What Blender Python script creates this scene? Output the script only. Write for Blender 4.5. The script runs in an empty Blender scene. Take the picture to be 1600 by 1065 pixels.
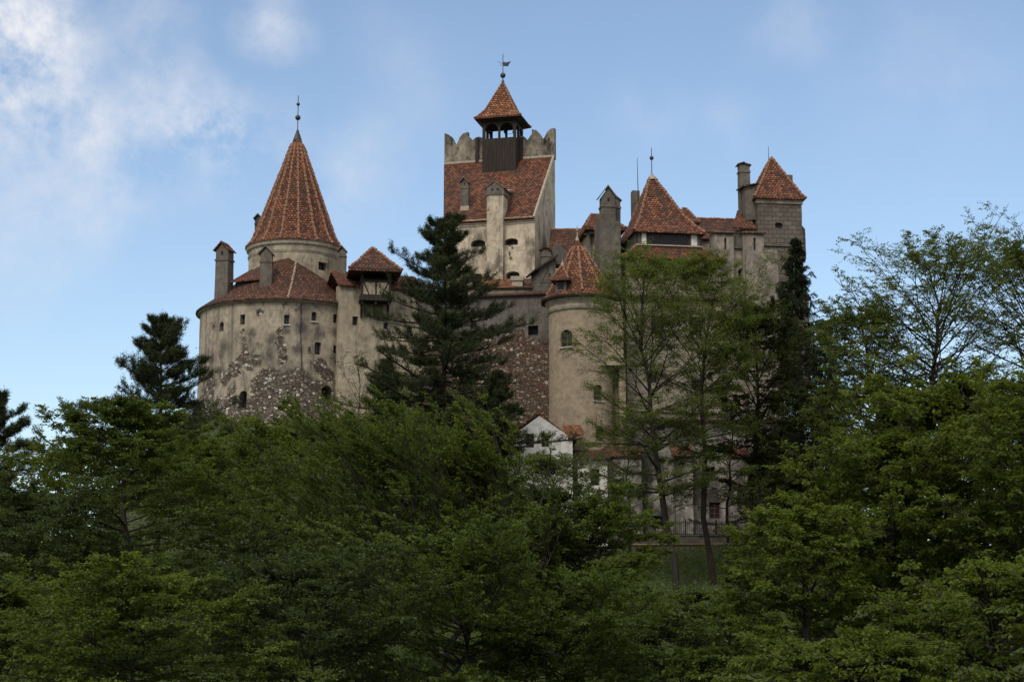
import bpy, bmesh, math, random
import numpy as np
from mathutils import Vector, Matrix, noise

# ------------------------------------------------------------------ camera, sky, sun, exposure
SC = bpy.context.scene
COL = SC.collection
F, TH, CAMZ = 2844.0, math.radians(10.5), 1.7
ct, st = math.cos(TH), math.sin(TH)

def ray(px, py):
    k = 532.5 - py
    dy = F*ct - k*st
    return (px-800)/dy, (F*st + k*ct)/dy            # dx, dz per metre of Y
def P(px, py, Y):
    dx, dz = ray(px, py)
    return Vector((dx*Y, Y, CAMZ + dz*Y))
def mpp(py, Y):                                     # metres per photo pixel
    return Y/(F*ct - (532.5-py)*st)
def Zy(py, Y): return P(800, py, Y).z
def proj(p):
    z = p[2]-CAMZ
    d = p[1]*ct + z*st
    return 800+F*p[0]/d, 532.5 - F*(-p[1]*st + z*ct)/d

cam = bpy.data.cameras.new('camera'); cam_o = bpy.data.objects.new('camera', cam); COL.objects.link(cam_o)
cam.sensor_width = 36; cam.lens = 36*F/1600; cam.clip_end = 20000; cam.clip_start = .5
cam_o.location = (0, 0, CAMZ); cam_o.rotation_euler = (math.pi/2+TH, 0, 0)
SC.camera = cam_o
SC.render.resolution_x, SC.render.resolution_y = 1024, 681
SC.view_settings.view_transform = 'Standard'; SC.view_settings.look = 'None'
SC.view_settings.gamma = 1; SC.view_settings.use_curve_mapping = False
SC.view_settings.exposure = 0.35
SC.cycles.max_bounces = 5; SC.cycles.diffuse_bounces = 3; SC.cycles.transmission_bounces = 3
SC.cycles.transparent_max_bounces = 4

SUN_EL, SUN_AZ = math.radians(46), math.radians(203)   # azimuth clockwise from +Y (north): behind the camera, to the left
sl = bpy.data.lights.new('sun', 'SUN'); so = bpy.data.objects.new('sun', sl); COL.objects.link(so)
sl.energy = 1.7; sl.angle = math.radians(25); sl.color = (1, .92, .82)
sd = Vector((math.sin(SUN_AZ)*math.cos(SUN_EL), math.cos(SUN_AZ)*math.cos(SUN_EL), math.sin(SUN_EL)))
so.rotation_euler = sd.to_track_quat('Z', 'Y').to_euler()

W = bpy.data.worlds.new('World'); SC.world = W; W.use_nodes = True
def build_world():
    nt = W.node_tree; N = nt.nodes; L = nt.links; N.clear()
    out = N.new('ShaderNodeOutputWorld'); bg = N.new('ShaderNodeBackground')
    bg.inputs['Strength'].default_value = .1
    sky = N.new('ShaderNodeTexSky'); sky.sky_type = 'NISHITA'; sky.sun_disc = False
    sky.sun_elevation = SUN_EL; sky.sun_rotation = SUN_AZ
    sky.air_density = 1.0; sky.dust_density = .6; sky.ozone_density = 1.6
    tint = N.new('ShaderNodeMix'); tint.data_type = 'RGBA'; tint.blend_type = 'MULTIPLY'
    tint.inputs['Factor'].default_value = 1; tint.inputs['B'].default_value = SKY_TINT
    L.new(sky.outputs[0], tint.inputs['A'])
    tc = N.new('ShaderNodeTexCoord')
    # clouds: soft banks at fixed directions, broken up by noise
    n1 = N.new('ShaderNodeTexNoise'); n1.inputs['Scale'].default_value = 9; n1.inputs['Detail'].default_value = 7; n1.inputs['Roughness'].default_value = .56
    L.new(tc.outputs['Generated'], n1.inputs['Vector'])
    warp = N.new('ShaderNodeVectorMath'); warp.operation = 'MULTIPLY_ADD'
    sub = N.new('ShaderNodeVectorMath'); sub.operation = 'SUBTRACT'; sub.inputs[1].default_value = (.5, .5, .5)
    L.new(n1.outputs['Color'], sub.inputs[0])
    L.new(sub.outputs[0], warp.inputs[0]); warp.inputs[1].default_value = (.08, .08, .08); L.new(tc.outputs['Generated'], warp.inputs[2])
    acc = None
    for px, py, r, s in CLOUDS:
        dx, dz = ray(px, py); c = Vector((dx, 1, dz)).normalized()
        d = N.new('ShaderNodeVectorMath'); d.operation = 'DISTANCE'; d.inputs[1].default_value = c
        L.new(warp.outputs[0], d.inputs[0])
        m = N.new('ShaderNodeMapRange'); m.interpolation_type = 'SMOOTHSTEP'
        m.inputs['From Min'].default_value = r/F; m.inputs['From Max'].default_value = 0
        m.inputs['To Min'].default_value = 0; m.inputs['To Max'].default_value = s
        L.new(d.outputs['Value'], m.inputs['Value'])
        if acc is None: acc = m.outputs[0]
        else:
            a = N.new('ShaderNodeMath'); a.operation = 'ADD'; L.new(acc, a.inputs[0]); L.new(m.outputs[0], a.inputs[1]); acc = a.outputs[0]
    n2 = N.new('ShaderNodeTexNoise'); n2.inputs['Scale'].default_value = 13; n2.inputs['Detail'].default_value = 11; n2.inputs['Roughness'].default_value = .64
    L.new(tc.outputs['Generated'], n2.inputs['Vector'])
    mr = N.new('ShaderNodeMapRange'); mr.inputs['From Min'].default_value = .36; mr.inputs['From Max'].default_value = .68
    L.new(n2.outputs['Fac'], mr.inputs['Value'])
    mu0 = N.new('ShaderNodeMath'); mu0.operation = 'MULTIPLY'; mu0.use_clamp = True; L.new(acc, mu0.inputs[0]); L.new(mr.outputs[0], mu0.inputs[1])
    # unseen cloud deck added behind and above the viewer for whiter, brighter light
    sx = N.new('ShaderNodeSeparateXYZ'); L.new(warp.outputs[0], sx.inputs[0])
    dk = N.new('ShaderNodeMapRange'); dk.interpolation_type = 'SMOOTHSTEP'; dk.inputs['From Min'].default_value = .72; dk.inputs['From Max'].default_value = .35; dk.inputs['To Max'].default_value = .85
    L.new(sx.outputs['Y'], dk.inputs['Value'])
    mu = N.new('ShaderNodeMath'); mu.operation = 'MAXIMUM'; L.new(mu0.outputs[0], mu.inputs[0]); L.new(dk.outputs[0], mu.inputs[1])
    mix = N.new('ShaderNodeMix'); mix.data_type = 'RGBA'; mix.inputs['B'].default_value = CLOUD_COL
    L.new(mu.outputs[0], mix.inputs['Factor']); L.new(tint.outputs['Result'], mix.inputs['A'])
    L.new(mix.outputs['Result'], bg.inputs['Color']); L.new(bg.outputs[0], out.inputs['Surface'])
SKY_TINT = (1.38, 1.33, 1.27, 1)
CLOUD_COL = (6.6, 6.7, 7.1, 1)
CLOUDS = [(0, 0, 170, 1.5), (50, 140, 190, 1.15), (-30, 110, 190, .6), (60, 290, 190, .65), (270, 145, 110, 1.0), (355, 230, 130, 1.0), (170, 190, 110, .45), (320, 190, 90, .6),
          (415, 30, 85, .8), (545, 260, 120, .6), (225, 20, 110, .6), (1040, 180, 100, .3), (1150, 195, 80, .25), (1260, 40, 110, .3), (240, 260, 130, .5), (150, 350, 130, .3), (-20, 420, 140, .25), (620, 120, 160, .2), (1450, 140, 220, .22)]
build_world()

# ------------------------------------------------------------------ materials
def new_mat(name):
    m = bpy.data.materials.new(name); m.use_nodes = True
    nt = m.node_tree; b = nt.nodes['Principled BSDF']
    return m, nt.nodes, nt.links, b
def ramp(N, stops, interp='LINEAR'):
    r = N.new('ShaderNodeValToRGB'); cr = r.color_ramp; cr.interpolation = interp
    while len(cr.elements) < len(stops): cr.elements.new(.5)
    for e, (p, c) in zip(cr.elements, stops):
        e.position = p; e.color = (*c, 1) if len(c) == 3 else c
    return r
def noise_n(N, L, vec, scale, detail=6, rough=.55, dist=0):
    n = N.new('ShaderNodeTexNoise'); n.inputs['Scale'].default_value = scale; n.inputs['Detail'].default_value = detail
    n.inputs['Roughness'].default_value = rough; n.inputs['Distortion'].default_value = dist
    L.new(vec, n.inputs['Vector']); return n
def mixc(N, L, fac, a, b, mode='MIX'):
    m = N.new('ShaderNodeMix'); m.data_type = 'RGBA'; m.blend_type = mode
    for s, v in (('Factor', fac), ('A', a), ('B', b)):
        if hasattr(v, 'links') or hasattr(v, 'is_linked'): L.new(v, m.inputs[s])
        elif isinstance(v, (int, float)): m.inputs[s].default_value = v
        else: m.inputs[s].default_value = (*v, 1) if len(v) == 3 else v
    return m.outputs['Result']
def math_n(N, L, op, a, b=None, clamp=False):
    m = N.new('ShaderNodeMath'); m.operation = op; m.use_clamp = clamp
    for i, v in enumerate((a, b)):
        if v is None: continue
        if isinstance(v, (int, float)): m.inputs[i].default_value = v
        else: L.new(v, m.inputs[i])
    return m.outputs[0]
def mapr(N, L, v, a, b, c=0, d=1, smooth=True):
    m = N.new('ShaderNodeMapRange'); m.interpolation_type = 'SMOOTHSTEP' if smooth else 'LINEAR'
    for s, x in (('From Min', a), ('From Max', b), ('To Min', c), ('To Max', d)): m.inputs[s].default_value = x
    L.new(v, m.inputs['Value']); return m.outputs[0]
def scaled(N, L, vec, s):
    m = N.new('ShaderNodeVectorMath'); m.operation = 'MULTIPLY'; m.inputs[1].default_value = s; L.new(vec, m.inputs[0]); return m.outputs[0]

def plaster(name, light, mid, grey, stain=.5, peel=.5, rub=None, seed=0, brick=(.16, .06, .035), rubmix=None, blobs=(), stains=()):
    """old lime render: cloudy tone, grey weathering, run marks, peeled spots; rub=(z_low, z_high) shows rubble masonry below"""
    m, N, L, b = new_mat(name)
    g = N.new('ShaderNodeNewGeometry'); pos = g.outputs['Position']
    off = N.new('ShaderNodeVectorMath'); off.operation = 'ADD'; off.inputs[1].default_value = (seed*7.3, seed*3.1, seed*5.7); L.new(pos, off.inputs[0]); p = off.outputs[0]
    big = noise_n(N, L, p, .35, 8, .6, .4); sm = noise_n(N, L, p, 2.2, 8, .65)
    c = ramp(N, [(.38, mid), (.6, light)]); L.new(big.outputs['Fac'], c.inputs['Fac'])
    col = c.outputs['Color']
    f = mapr(N, L, sm.outputs['Fac'], .35, .7)
    col = mixc(N, L, math_n(N, L, 'MULTIPLY', f, .55), col, tuple(x*.5 for x in mid))
    stv = noise_n(N, L, scaled(N, L, p, (1.1, 1.1, .1)), 1.0, 7, .6)          # runs
    pat = noise_n(N, L, scaled(N, L, p, (1, 1, .55)), .33, 10, .72, .3)
    s1 = mapr(N, L, stv.outputs['Fac'], .5, .72); s2 = mapr(N, L, pat.outputs['Fac'], .5, .68)
    s = math_n(N, L, 'MAXIMUM', math_n(N, L, 'MULTIPLY', s1, .75), s2)
    col = mixc(N, L, math_n(N, L, 'MULTIPLY', s, stain), col, grey)
    blot = noise_n(N, L, scaled(N, L, p, (1, 1, .38)), .9, 10, .72, .2)
    col = mixc(N, L, math_n(N, L, 'MULTIPLY', mapr(N, L, blot.outputs['Fac'], .5, .66), stain*.85), col, tuple(x*.8 for x in grey))
    col = mixc(N, L, math_n(N, L, 'MULTIPLY', mapr(N, L, blot.outputs['Fac'], .42, .3), .4), col, tuple(min(1, x*1.25) for x in light))
    bumpv = sm.outputs['Fac']
    vor = N.new('ShaderNodeTexVoronoi'); vor.feature = 'F1'; vor.inputs['Scale'].default_value = 3.2
    wv = N.new('ShaderNodeVectorMath'); wv.operation = 'MULTIPLY_ADD'; wv.inputs[1].default_value = (.22, .22, .22)
    L.new(sm.outputs['Color'], wv.inputs[0]); L.new(p, wv.inputs[2]); L.new(scaled(N, L, wv.outputs[0], (1, 1, 1.45)), vor.inputs['Vector'])
    ve = N.new('ShaderNodeTexVoronoi'); ve.feature = 'DISTANCE_TO_EDGE'; ve.inputs['Scale'].default_value = 3.2; L.new(scaled(N, L, wv.outputs[0], (1, 1, 1.45)), ve.inputs['Vector'])
    sepc = N.new('ShaderNodeSeparateColor'); L.new(vor.outputs['Color'], sepc.inputs[0])
    sc_ = ramp(N, rubmix or [(0, (.10, .085, .065)), (.3, brick), (.42, (.2, .165, .12)), (.72, (.3, .26, .2)), (.9, (.48, .44, .36))]); L.new(sepc.outputs[0], sc_.inputs['Fac'])
    edge = mapr(N, L, ve.outputs['Distance'], .02, .12)
    stone = mixc(N, L, edge, (.05, .04, .03), sc_.outputs['Color'])
    pn = noise_n(N, L, scaled(N, L, p, (1, 1, .6)), .6, 9, .68, .5)
    mask = mapr(N, L, pn.outputs['Fac'], .66-.1*peel, .70-.1*peel) if peel > 0 else None
    if rub:
        sx = N.new('ShaderNodeSeparateXYZ'); L.new(pos, sx.inputs[0])
        zz = mapr(N, L, sx.outputs['Z'], rub[1], rub[0], 0, 1, False)
        rr = math_n(N, L, 'ADD', math_n(N, L, 'MULTIPLY', zz, 1.1), math_n(N, L, 'MULTIPLY', math_n(N, L, 'SUBTRACT', pn.outputs['Fac'], .5), 2.4))
        m2 = mapr(N, L, rr, .42, .56)
        mask = math_n(N, L, 'MAXIMUM', mask, m2) if mask is not None else m2
    def placed(lst, hard):
        wq = N.new('ShaderNodeVectorMath'); wq.operation = 'MULTIPLY_ADD'; wq.inputs[1].default_value = (1.5, 1.5, 1.5)
        wn = noise_n(N, L, p, 1.1, 8, .7); sb = N.new('ShaderNodeVectorMath'); sb.operation = 'SUBTRACT'; sb.inputs[1].default_value = (.5, .5, .5); L.new(wn.outputs['Color'], sb.inputs[0]); L.new(sb.outputs[0], wq.inputs[0]); L.new(pos, wq.inputs[2]); r_ = None
        for c_, rad in lst:
            dn = N.new('ShaderNodeVectorMath'); dn.operation = 'DISTANCE'; dn.inputs[1].default_value = c_; L.new(wq.outputs[0], dn.inputs[0])
            o_ = mapr(N, L, dn.outputs['Value'], rad*1.15, rad*(.9 if hard else .2)); r_ = o_ if r_ is None else math_n(N, L, 'MAXIMUM', r_, o_)
        return r_
    if stains: col = mixc(N, L, math_n(N, L, 'MULTIPLY', placed(stains, False), .8), col, tuple(x*.75 for x in grey))
    if blobs: mask = math_n(N, L, 'MAXIMUM', mask, placed(blobs, True))
    if mask is not None:
        col = mixc(N, L, mask, col, stone)
        hgt = math_n(N, L, 'ADD', math_n(N, L, 'MULTIPLY', sm.outputs['Fac'], .25), math_n(N, L, 'MULTIPLY', math_n(N, L, 'SUBTRACT', math_n(N, L, 'MULTIPLY', edge, .9), 1.0), mask))
        bumpv = hgt
    L.new(col, b.inputs['Base Color']); b.inputs['Roughness'].default_value = .92; b.inputs['Specular IOR Level'].default_value = .15
    bp = N.new('ShaderNodeBump'); bp.inputs['Strength'].default_value = .7; bp.inputs['Distance'].default_value = .12; L.new(bumpv, bp.inputs['Height']); L.new(bp.outputs[0], b.inputs['Normal'])
    return m

def tile(name, cols, moss=.3, seed=0, w=.3, h=.25):
    m, N, L, b = new_mat(name)
    uv = N.new('ShaderNodeUVMap'); uv.uv_map = 'UVMap'
    g = N.new('ShaderNodeNewGeometry'); pos = g.outputs['Position']
    br = N.new('ShaderNodeTexBrick'); br.offset = .5
    br.inputs['Scale'].default_value = 1; br.inputs['Brick Width'].default_value = w; br.inputs['Row Height'].default_value = h
    br.inputs['Mortar Size'].default_value = .045; br.inputs['Mortar Smooth'].default_value = .3; br.inputs['Bias'].default_value = 0
    br.inputs['Color1'].default_value = (0, 0, 0, 1); br.inputs['Color2'].default_value = (1, 1, 1, 1); br.inputs['Mortar'].default_value = (.5, .5, .5, 1)
    L.new(uv.outputs[0], br.inputs['Vector'])
    r = ramp(N, [(0, cols[0]), (.35, cols[1]), (.7, cols[2]), (1, cols[3])]); L.new(br.outputs['Color'], r.inputs['Fac'])
    col = r.outputs['Color']
    o = N.new('ShaderNodeVectorMath'); o.operation = 'ADD'; o.inputs[1].default_value = (seed*9.1, seed*4.3, seed*2.7); L.new(pos, o.inputs[0])
    n1 = noise_n(N, L, o.outputs[0], .6, 8, .65, .5); n2 = noise_n(N, L, o.outputs[0], 3.5, 6, .7)
    col = mixc(N, L, math_n(N, L, 'MULTIPLY', mapr(N, L, n1.outputs['Fac'], .42, .68), moss+.25), col, (.055, .042, .032))
    col = mixc(N, L, math_n(N, L, 'MULTIPLY', mapr(N, L, n2.outputs['Fac'], .55, .75), .5), col, (.06, .05, .035))
    col = mixc(N, L, math_n(N, L, 'MULTIPLY', mapr(N, L, n2.outputs['Fac'], .40, .25), .35), col, (.32, .22, .14))
    col = mixc(N, L, math_n(N, L, 'MULTIPLY', br.outputs['Fac'], .9), col, (.022, .016, .013))
    L.new(col, b.inputs['Base Color']); b.inputs['Roughness'].default_value = .85; b.inputs['Specular IOR Level'].default_value = .2
    su = N.new('ShaderNodeSeparateXYZ'); L.new(uv.outputs[0], su.inputs[0])
    fr = math_n(N, L, 'FRACT', math_n(N, L, 'DIVIDE', su.outputs['Y'], h))
    hh = math_n(N, L, 'SUBTRACT', math_n(N, L, 'ADD', math_n(N, L, 'MULTIPLY', fr, -.8), math_n(N, L, 'MULTIPLY', n2.outputs['Fac'], .6)), math_n(N, L, 'MULTIPLY', br.outputs['Fac'], .6))
    bp = N.new('ShaderNodeBump'); bp.inputs['Strength'].default_value = .8; bp.inputs['Distance'].default_value = .06; L.new(hh, bp.inputs['Height']); L.new(bp.outputs[0], b.inputs['Normal'])
    return m

def blocks(name, a, c, mortar):
    m, N, L, b = new_mat(name)
    uv = N.new('ShaderNodeUVMap'); uv.uv_map = 'UVMap'; g = N.new('ShaderNodeNewGeometry'); pos = g.outputs['Position']
    n1 = noise_n(N, L, pos, .5, 8, .6, .4); n2 = noise_n(N, L, pos, 3, 7, .7)
    wv = N.new('ShaderNodeVectorMath'); wv.operation = 'MULTIPLY_ADD'; wv.inputs[1].default_value = (.22, .22, .22); L.new(n2.outputs['Color'], wv.inputs[0]); L.new(uv.outputs[0], wv.inputs[2])
    br = N.new('ShaderNodeTexBrick'); br.inputs['Scale'].default_value = 1; br.inputs['Brick Width'].default_value = .75; br.inputs['Row Height'].default_value = .42
    br.inputs['Mortar Size'].default_value = .03; br.inputs['Mortar Smooth'].default_value = .4; br.inputs['Color1'].default_value = (*a, 1); br.inputs['Color2'].default_value = (*c, 1); br.inputs['Mortar'].default_value = (*mortar, 1)
    L.new(wv.outputs[0], br.inputs['Vector'])
    col = mixc(N, L, math_n(N, L, 'MULTIPLY', mapr(N, L, n1.outputs['Fac'], .4, .66), .65), br.outputs['Color'], tuple(x*.8 for x in a))
    col = mixc(N, L, math_n(N, L, 'MULTIPLY', mapr(N, L, n2.outputs['Fac'], .5, .75), .6), col, (.06, .05, .04))
    L.new(col, b.inputs['Base Color']); b.inputs['Roughness'].default_value = .95; b.inputs['Specular IOR Level'].default_value = .15
    h = math_n(N, L, 'SUBTRACT', math_n(N, L, 'MULTIPLY', n2.outputs['Fac'], .7), br.outputs['Fac'])
    bp = N.new('ShaderNodeBump'); bp.inputs['Strength'].default_value = .8; bp.inputs['Distance'].default_value = .1; L.new(h, bp.inputs['Height']); L.new(bp.outputs[0], b.inputs['Normal'])
    return m

def simple(name, c, rough=.8, metal=0, var=.4, scale=2, stretch=(1, 1, 1), spec=.2):
    m, N, L, b = new_mat(name)
    g = N.new('ShaderNodeNewGeometry'); n = noise_n(N, L, scaled(N, L, g.outputs['Position'], stretch), scale, 6, .65)
    r = ramp(N, [(.3, tuple(x*(1-var) for x in c)), (.7, tuple(min(1, x*(1+var)) for x in c))]); L.new(n.outputs['Fac'], r.inputs['Fac'])
    L.new(r.outputs['Color'], b.inputs['Base Color']); b.inputs['Roughness'].default_value = rough; b.inputs['Metallic'].default_value = metal; b.inputs['Specular IOR Level'].default_value = spec
    bp = N.new('ShaderNodeBump'); bp.inputs['Strength'].default_value = .4; bp.inputs['Distance'].default_value = .03; L.new(n.outputs['Fac'], bp.inputs['Height']); L.new(bp.outputs[0], b.inputs['Normal'])
    return m

def leafmat(name, a, c, e, trans=.35, spec=.2):
    m, N, L, b = new_mat(name)
    g = N.new('ShaderNodeNewGeometry')
    r = ramp(N, [(0, a), (.5, c), (1, e)]); L.new(g.outputs['Random Per Island'], r.inputs['Fac'])
    n = noise_n(N, L, g.outputs['Position'], .45, 3)
    col = mixc(N, L, mapr(N, L, n.outputs['Fac'], .35, .65), r.outputs['Color'], a)
    col = mixc(N, L, .65, r.outputs['Color'], col)
    L.new(col, b.inputs['Base Color']); b.inputs['Roughness'].default_value = .6; b.inputs['Specular IOR Level'].default_value = spec
    if trans > 0:
        t = N.new('ShaderNodeBsdfTranslucent'); tcol = mixc(N, L, 1, col, (1.5, 1.35, .5), 'MULTIPLY'); L.new(tcol, t.inputs['Color'])
        mx = N.new('ShaderNodeMixShader'); mx.inputs[0].default_value = trans
        L.new(b.outputs[0], mx.inputs[1]); L.new(t.outputs[0], mx.inputs[2]); L.new(mx.outputs[0], N['Material Output'].inputs['Surface'])
    return m

M = {}
def on_bastion(lst):                                # places on the round tower's face, seen in the photo
    c = P(445, 480, 165); R = 130*mpp(480, 165); out = []
    for px, py, r in lst:
        dx, dz = ray(px, py); a = dx*dx+1; b = -2*(dx*c.x+c.y); q = c.x**2+c.y**2-R*R; Y = (-b-math.sqrt(max(0, b*b-4*a*q)))/(2*a); out.append(((dx*Y, Y, CAMZ+dz*Y), r*mpp(py, Y)))
    return out
WORN = on_bastion([(379, 518, 4), (381, 530, 5), (382, 541, 5), (383, 552, 6), (376, 565, 9), (366, 578, 12), (352, 590, 12), (400, 562, 10), (390, 572, 9), (437, 518, 6), (438, 532, 7), (440, 546, 8), (441, 562, 8), (406, 490, 6), (541, 512, 8), (545, 530, 9), (536, 548, 8), (500, 572, 12), (512, 586, 12), (330, 600, 14), (326, 640, 18), (345, 640, 12), (444, 476, 4), (420, 600, 26), (465, 606, 30), (500, 620, 26), (410, 640, 28), (470, 650, 40), (524, 640, 24)])
GRIME = on_bastion([(470, 512, 13), (466, 545, 13), (474, 482, 14), (500, 520, 11), (526, 560, 16), (524, 520, 12), (350, 540, 16), (425, 528, 12), (448, 515, 8), (395, 520, 10), (450, 590, 30), (480, 600, 26), (345, 580, 14), (330, 560, 12)])
M['bastion'] = plaster('weathered_bastion_render', (0.41, 0.351, 0.259), (0.293, 0.249, 0.185), (0.092, 0.084, 0.072), 1, .5, rub=(Zy(665, 157), Zy(560, 157)), seed=1, blobs=WORN, stains=GRIME,
                     rubmix=[(0, (.07, .06, .05)), (.3, (.12, .1, .08)), (.5, (.17, .14, .105)), (.62, (.13, .085, .06)), (.68, (.16, .135, .105)), (.84, (.24, .21, .17)), (.95, (.46, .425, .355))])
M['cream'] = plaster('cream_render', (0.451, 0.384, 0.276), (0.328, 0.276, 0.195), (0.0984, 0.0886, 0.0722), .75, .2, seed=2)
M['stair'] = plaster('smooth_tan_render', (0.349, 0.282, 0.193), (0.305, 0.246, 0.17), (0.16, 0.136, 0.104), .35, 0, seed=3)
M['keep'] = plaster('keep_render', (0.595, 0.511, 0.381), (0.428, 0.357, 0.256), (0.111, 0.0978, 0.0765), 1, .3, seed=4)
M['greywall'] = plaster('grey_curtain_render', (0.16, 0.144, 0.12), (0.12, 0.108, 0.092), (0.068, 0.064, 0.056), .7, .3, rub=(Zy(560, 160), Zy(495, 160)), seed=5,
                        rubmix=[(0, (.09, .07, .055)), (.3, (.13, .062, .04)), (.5, (.1, .08, .06)), (.8, (.19, .145, .1)), (.95, (.36, .31, .24))])
M['palace'] = plaster('palace_render', (0.34, 0.3, 0.229), (0.251, 0.22, 0.166), (0.0936, 0.0842, 0.0686), .8, .1, seed=6)
M['eastwall'] = plaster('east_wall_render', (0.379, 0.327, 0.252), (0.211, 0.184, 0.153), (0.0858, 0.078, 0.0686), .85, .15, seed=7)
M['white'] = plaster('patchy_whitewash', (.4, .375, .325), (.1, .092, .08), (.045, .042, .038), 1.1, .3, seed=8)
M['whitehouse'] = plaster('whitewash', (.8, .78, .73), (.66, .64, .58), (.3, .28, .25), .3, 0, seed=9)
M['chimney'] = plaster('grey_chimney_render', (0.173, 0.151, 0.122), (0.122, 0.108, 0.0864), (0.0612, 0.0576, 0.0504), .6, 0, seed=10)
M['parapet'] = plaster('blackened_parapet', (.36, .31, .23), (.12, .105, .085), (.028, .026, .024), 1.25, .2, seed=14)
RED = [(.05, .026, .019), (.14, .052, .027), (.22, .078, .036), (.32, .13, .062)]
M['tile'] = tile('red_clay_tile', RED, .35, 1)
M['tile_dark'] = tile('dark_clay_tile', [(.04, .025, .02), (.105, .044, .026), (.165, .066, .036), (.25, .12, .068)], .5, 2)
M['tile_fresh'] = tile('orange_clay_tile', [(.13, .05, .024), (.22, .082, .034), (.32, .125, .05), (.46, .21, .1)], .1, 3)
M['ridge'] = simple('ridge_tile', (.22, .115, .07), .9, var=.55, scale=5)
M['ridge_pale'] = simple('mortared_ridge_tile', (.3, .22, .16), .9, var=.7, scale=6)
M['mortar'] = simple('lime_mortar', (.34, .29, .22), .9, var=.3, scale=4)
M['block'] = blocks('grey_stone_block', (.115, .098, .078), (.16, .136, .11), (.075, .064, .053))
M['wood'] = simple('dark_oak', (.032, .026, .021), .8, var=.5, scale=3, stretch=(6, 6, .5))
M['greywood'] = simple('grey_weathered_wood', (.10, .09, .078), .85, var=.4, scale=3, stretch=(6, 6, .5))
M['belfry'] = simple('belfry_boards', (.035, .027, .022), .8, var=.6, scale=2, stretch=(9, 9, .3))
M['metal'] = simple('dull_metal', (.07, .068, .065), .5, .6, var=.3)
M['iron'] = simple('black_iron', (.03, .03, .03), .5, .5, var=.2)
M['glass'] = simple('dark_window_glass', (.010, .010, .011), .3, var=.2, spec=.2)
M['cornice'] = plaster('cornice_render', (0.431, 0.375, 0.281), (0.338, 0.29, 0.216), (0.0975, 0.09, 0.075), .6, 0, seed=12)
M['sill'] = simple('pale_stone_sill', (.38, .35, .3), .9, var=.3)
M['bark'] = simple('grey_brown_bark', (.06, .05, .04), .95, var=.5, scale=4, stretch=(3, 3, .6))
M['bark_dark'] = simple('dark_bark', (.03, .025, .02), .95, var=.5, scale=4, stretch=(3, 3, .6))
M['leaf_beech'] = leafmat('beech_leaf', (.062, .092, .018), (.094, .137, .026), (.132, .182, .041), .45)
M['leaf_fresh'] = leafmat('fresh_beech_leaf', (.075, .107, .018), (.112, .155, .025), (.155, .205, .042), .45)
M['leaf_dull'] = leafmat('dull_beech_leaf', (.04, .06, .018), (.062, .089, .026), (.088, .12, .04), .4)
M['leaf_lime'] = leafmat('lime_leaf', (.075, .107, .018), (.118, .16, .027), (.165, .205, .043), .5)
M['leaf_sparse'] = leafmat('spring_leaf', (.085, .122, .032), (.122, .166, .045), (.165, .208, .06), .5)
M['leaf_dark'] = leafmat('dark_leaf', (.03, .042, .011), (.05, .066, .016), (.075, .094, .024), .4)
M['leaf_pale'] = leafmat('pale_shrub_leaf', (.075, .11, .03), (.11, .15, .045), (.15, .19, .06), .4)
M['needle'] = leafmat('pine_needle', (.028, .037, .016), (.045, .055, .023), (.066, .078, .033), 0, .03)
M['spruce'] = leafmat('spruce_needle', (.016, .023, .013), (.025, .034, .018), (.034, .05, .018), 0, .03)

def ground_mat():
    m, N, L, b = new_mat('hillside')
    g = N.new('ShaderNodeNewGeometry'); n1 = noise_n(N, L, g.outputs['Position'], .3, 8, .65); n2 = noise_n(N, L, g.outputs['Position'], 4, 6, .7)
    r = ramp(N, [(.35, (.04, .055, .014)), (.55, (.055, .075, .02)), (.7, (.06, .055, .03))]); L.new(n1.outputs['Fac'], r.inputs['Fac'])
    col = mixc(N, L, mapr(N, L, n2.outputs['Fac'], .4, .7), r.outputs['Color'], (.018, .024, .009))
    L.new(col, b.inputs['Base Color']); b.inputs['Roughness'].default_value = 1
    bp = N.new('ShaderNodeBump'); bp.inputs['Distance'].default_value = .2; L.new(n2.outputs['Fac'], bp.inputs['Height']); L.new(bp.outputs[0], b.inputs['Normal'])
    return m
M['ground'] = ground_mat()

# ------------------------------------------------------------------ mesh helpers
class Frame:
    """local x runs along the front (to the right), y goes back into the building, z is world height"""
    def __init__(s, x, y, a_deg):
        s.x, s.y, s.a = x, y, math.radians(a_deg); s.u = (math.cos(s.a), math.sin(s.a)); s.v = (-math.sin(s.a), math.cos(s.a))
    def w(s, p):
        return (s.x+p[0]*s.u[0]+p[1]*s.v[0], s.y+p[0]*s.u[1]+p[1]*s.v[1], p[2])
    def hit(s, px, py, yl=0.0):
        dx, dz = ray(px, py); ox, oy = s.x+yl*s.v[0], s.y+yl*s.v[1]; nx, ny = s.v
        Y = (ox*nx+oy*ny)/(dx*nx+ny)
        wx, wy = dx*Y, Y
        return (wx-s.x)*s.u[0]+(wy-s.y)*s.u[1], CAMZ+dz*Y
ID = Frame(0, 0, 0)
def jit(p, amp, sc=.7):
    n = noise.noise_vector(Vector(p)*sc); n2 = noise.noise_vector(Vector(p)*sc*3.1)
    return (p[0]+n[0]*amp+n2[0]*amp*.4, p[1]+n[1]*amp+n2[1]*amp*.4, p[2]+n[2]*amp*.6)

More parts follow.
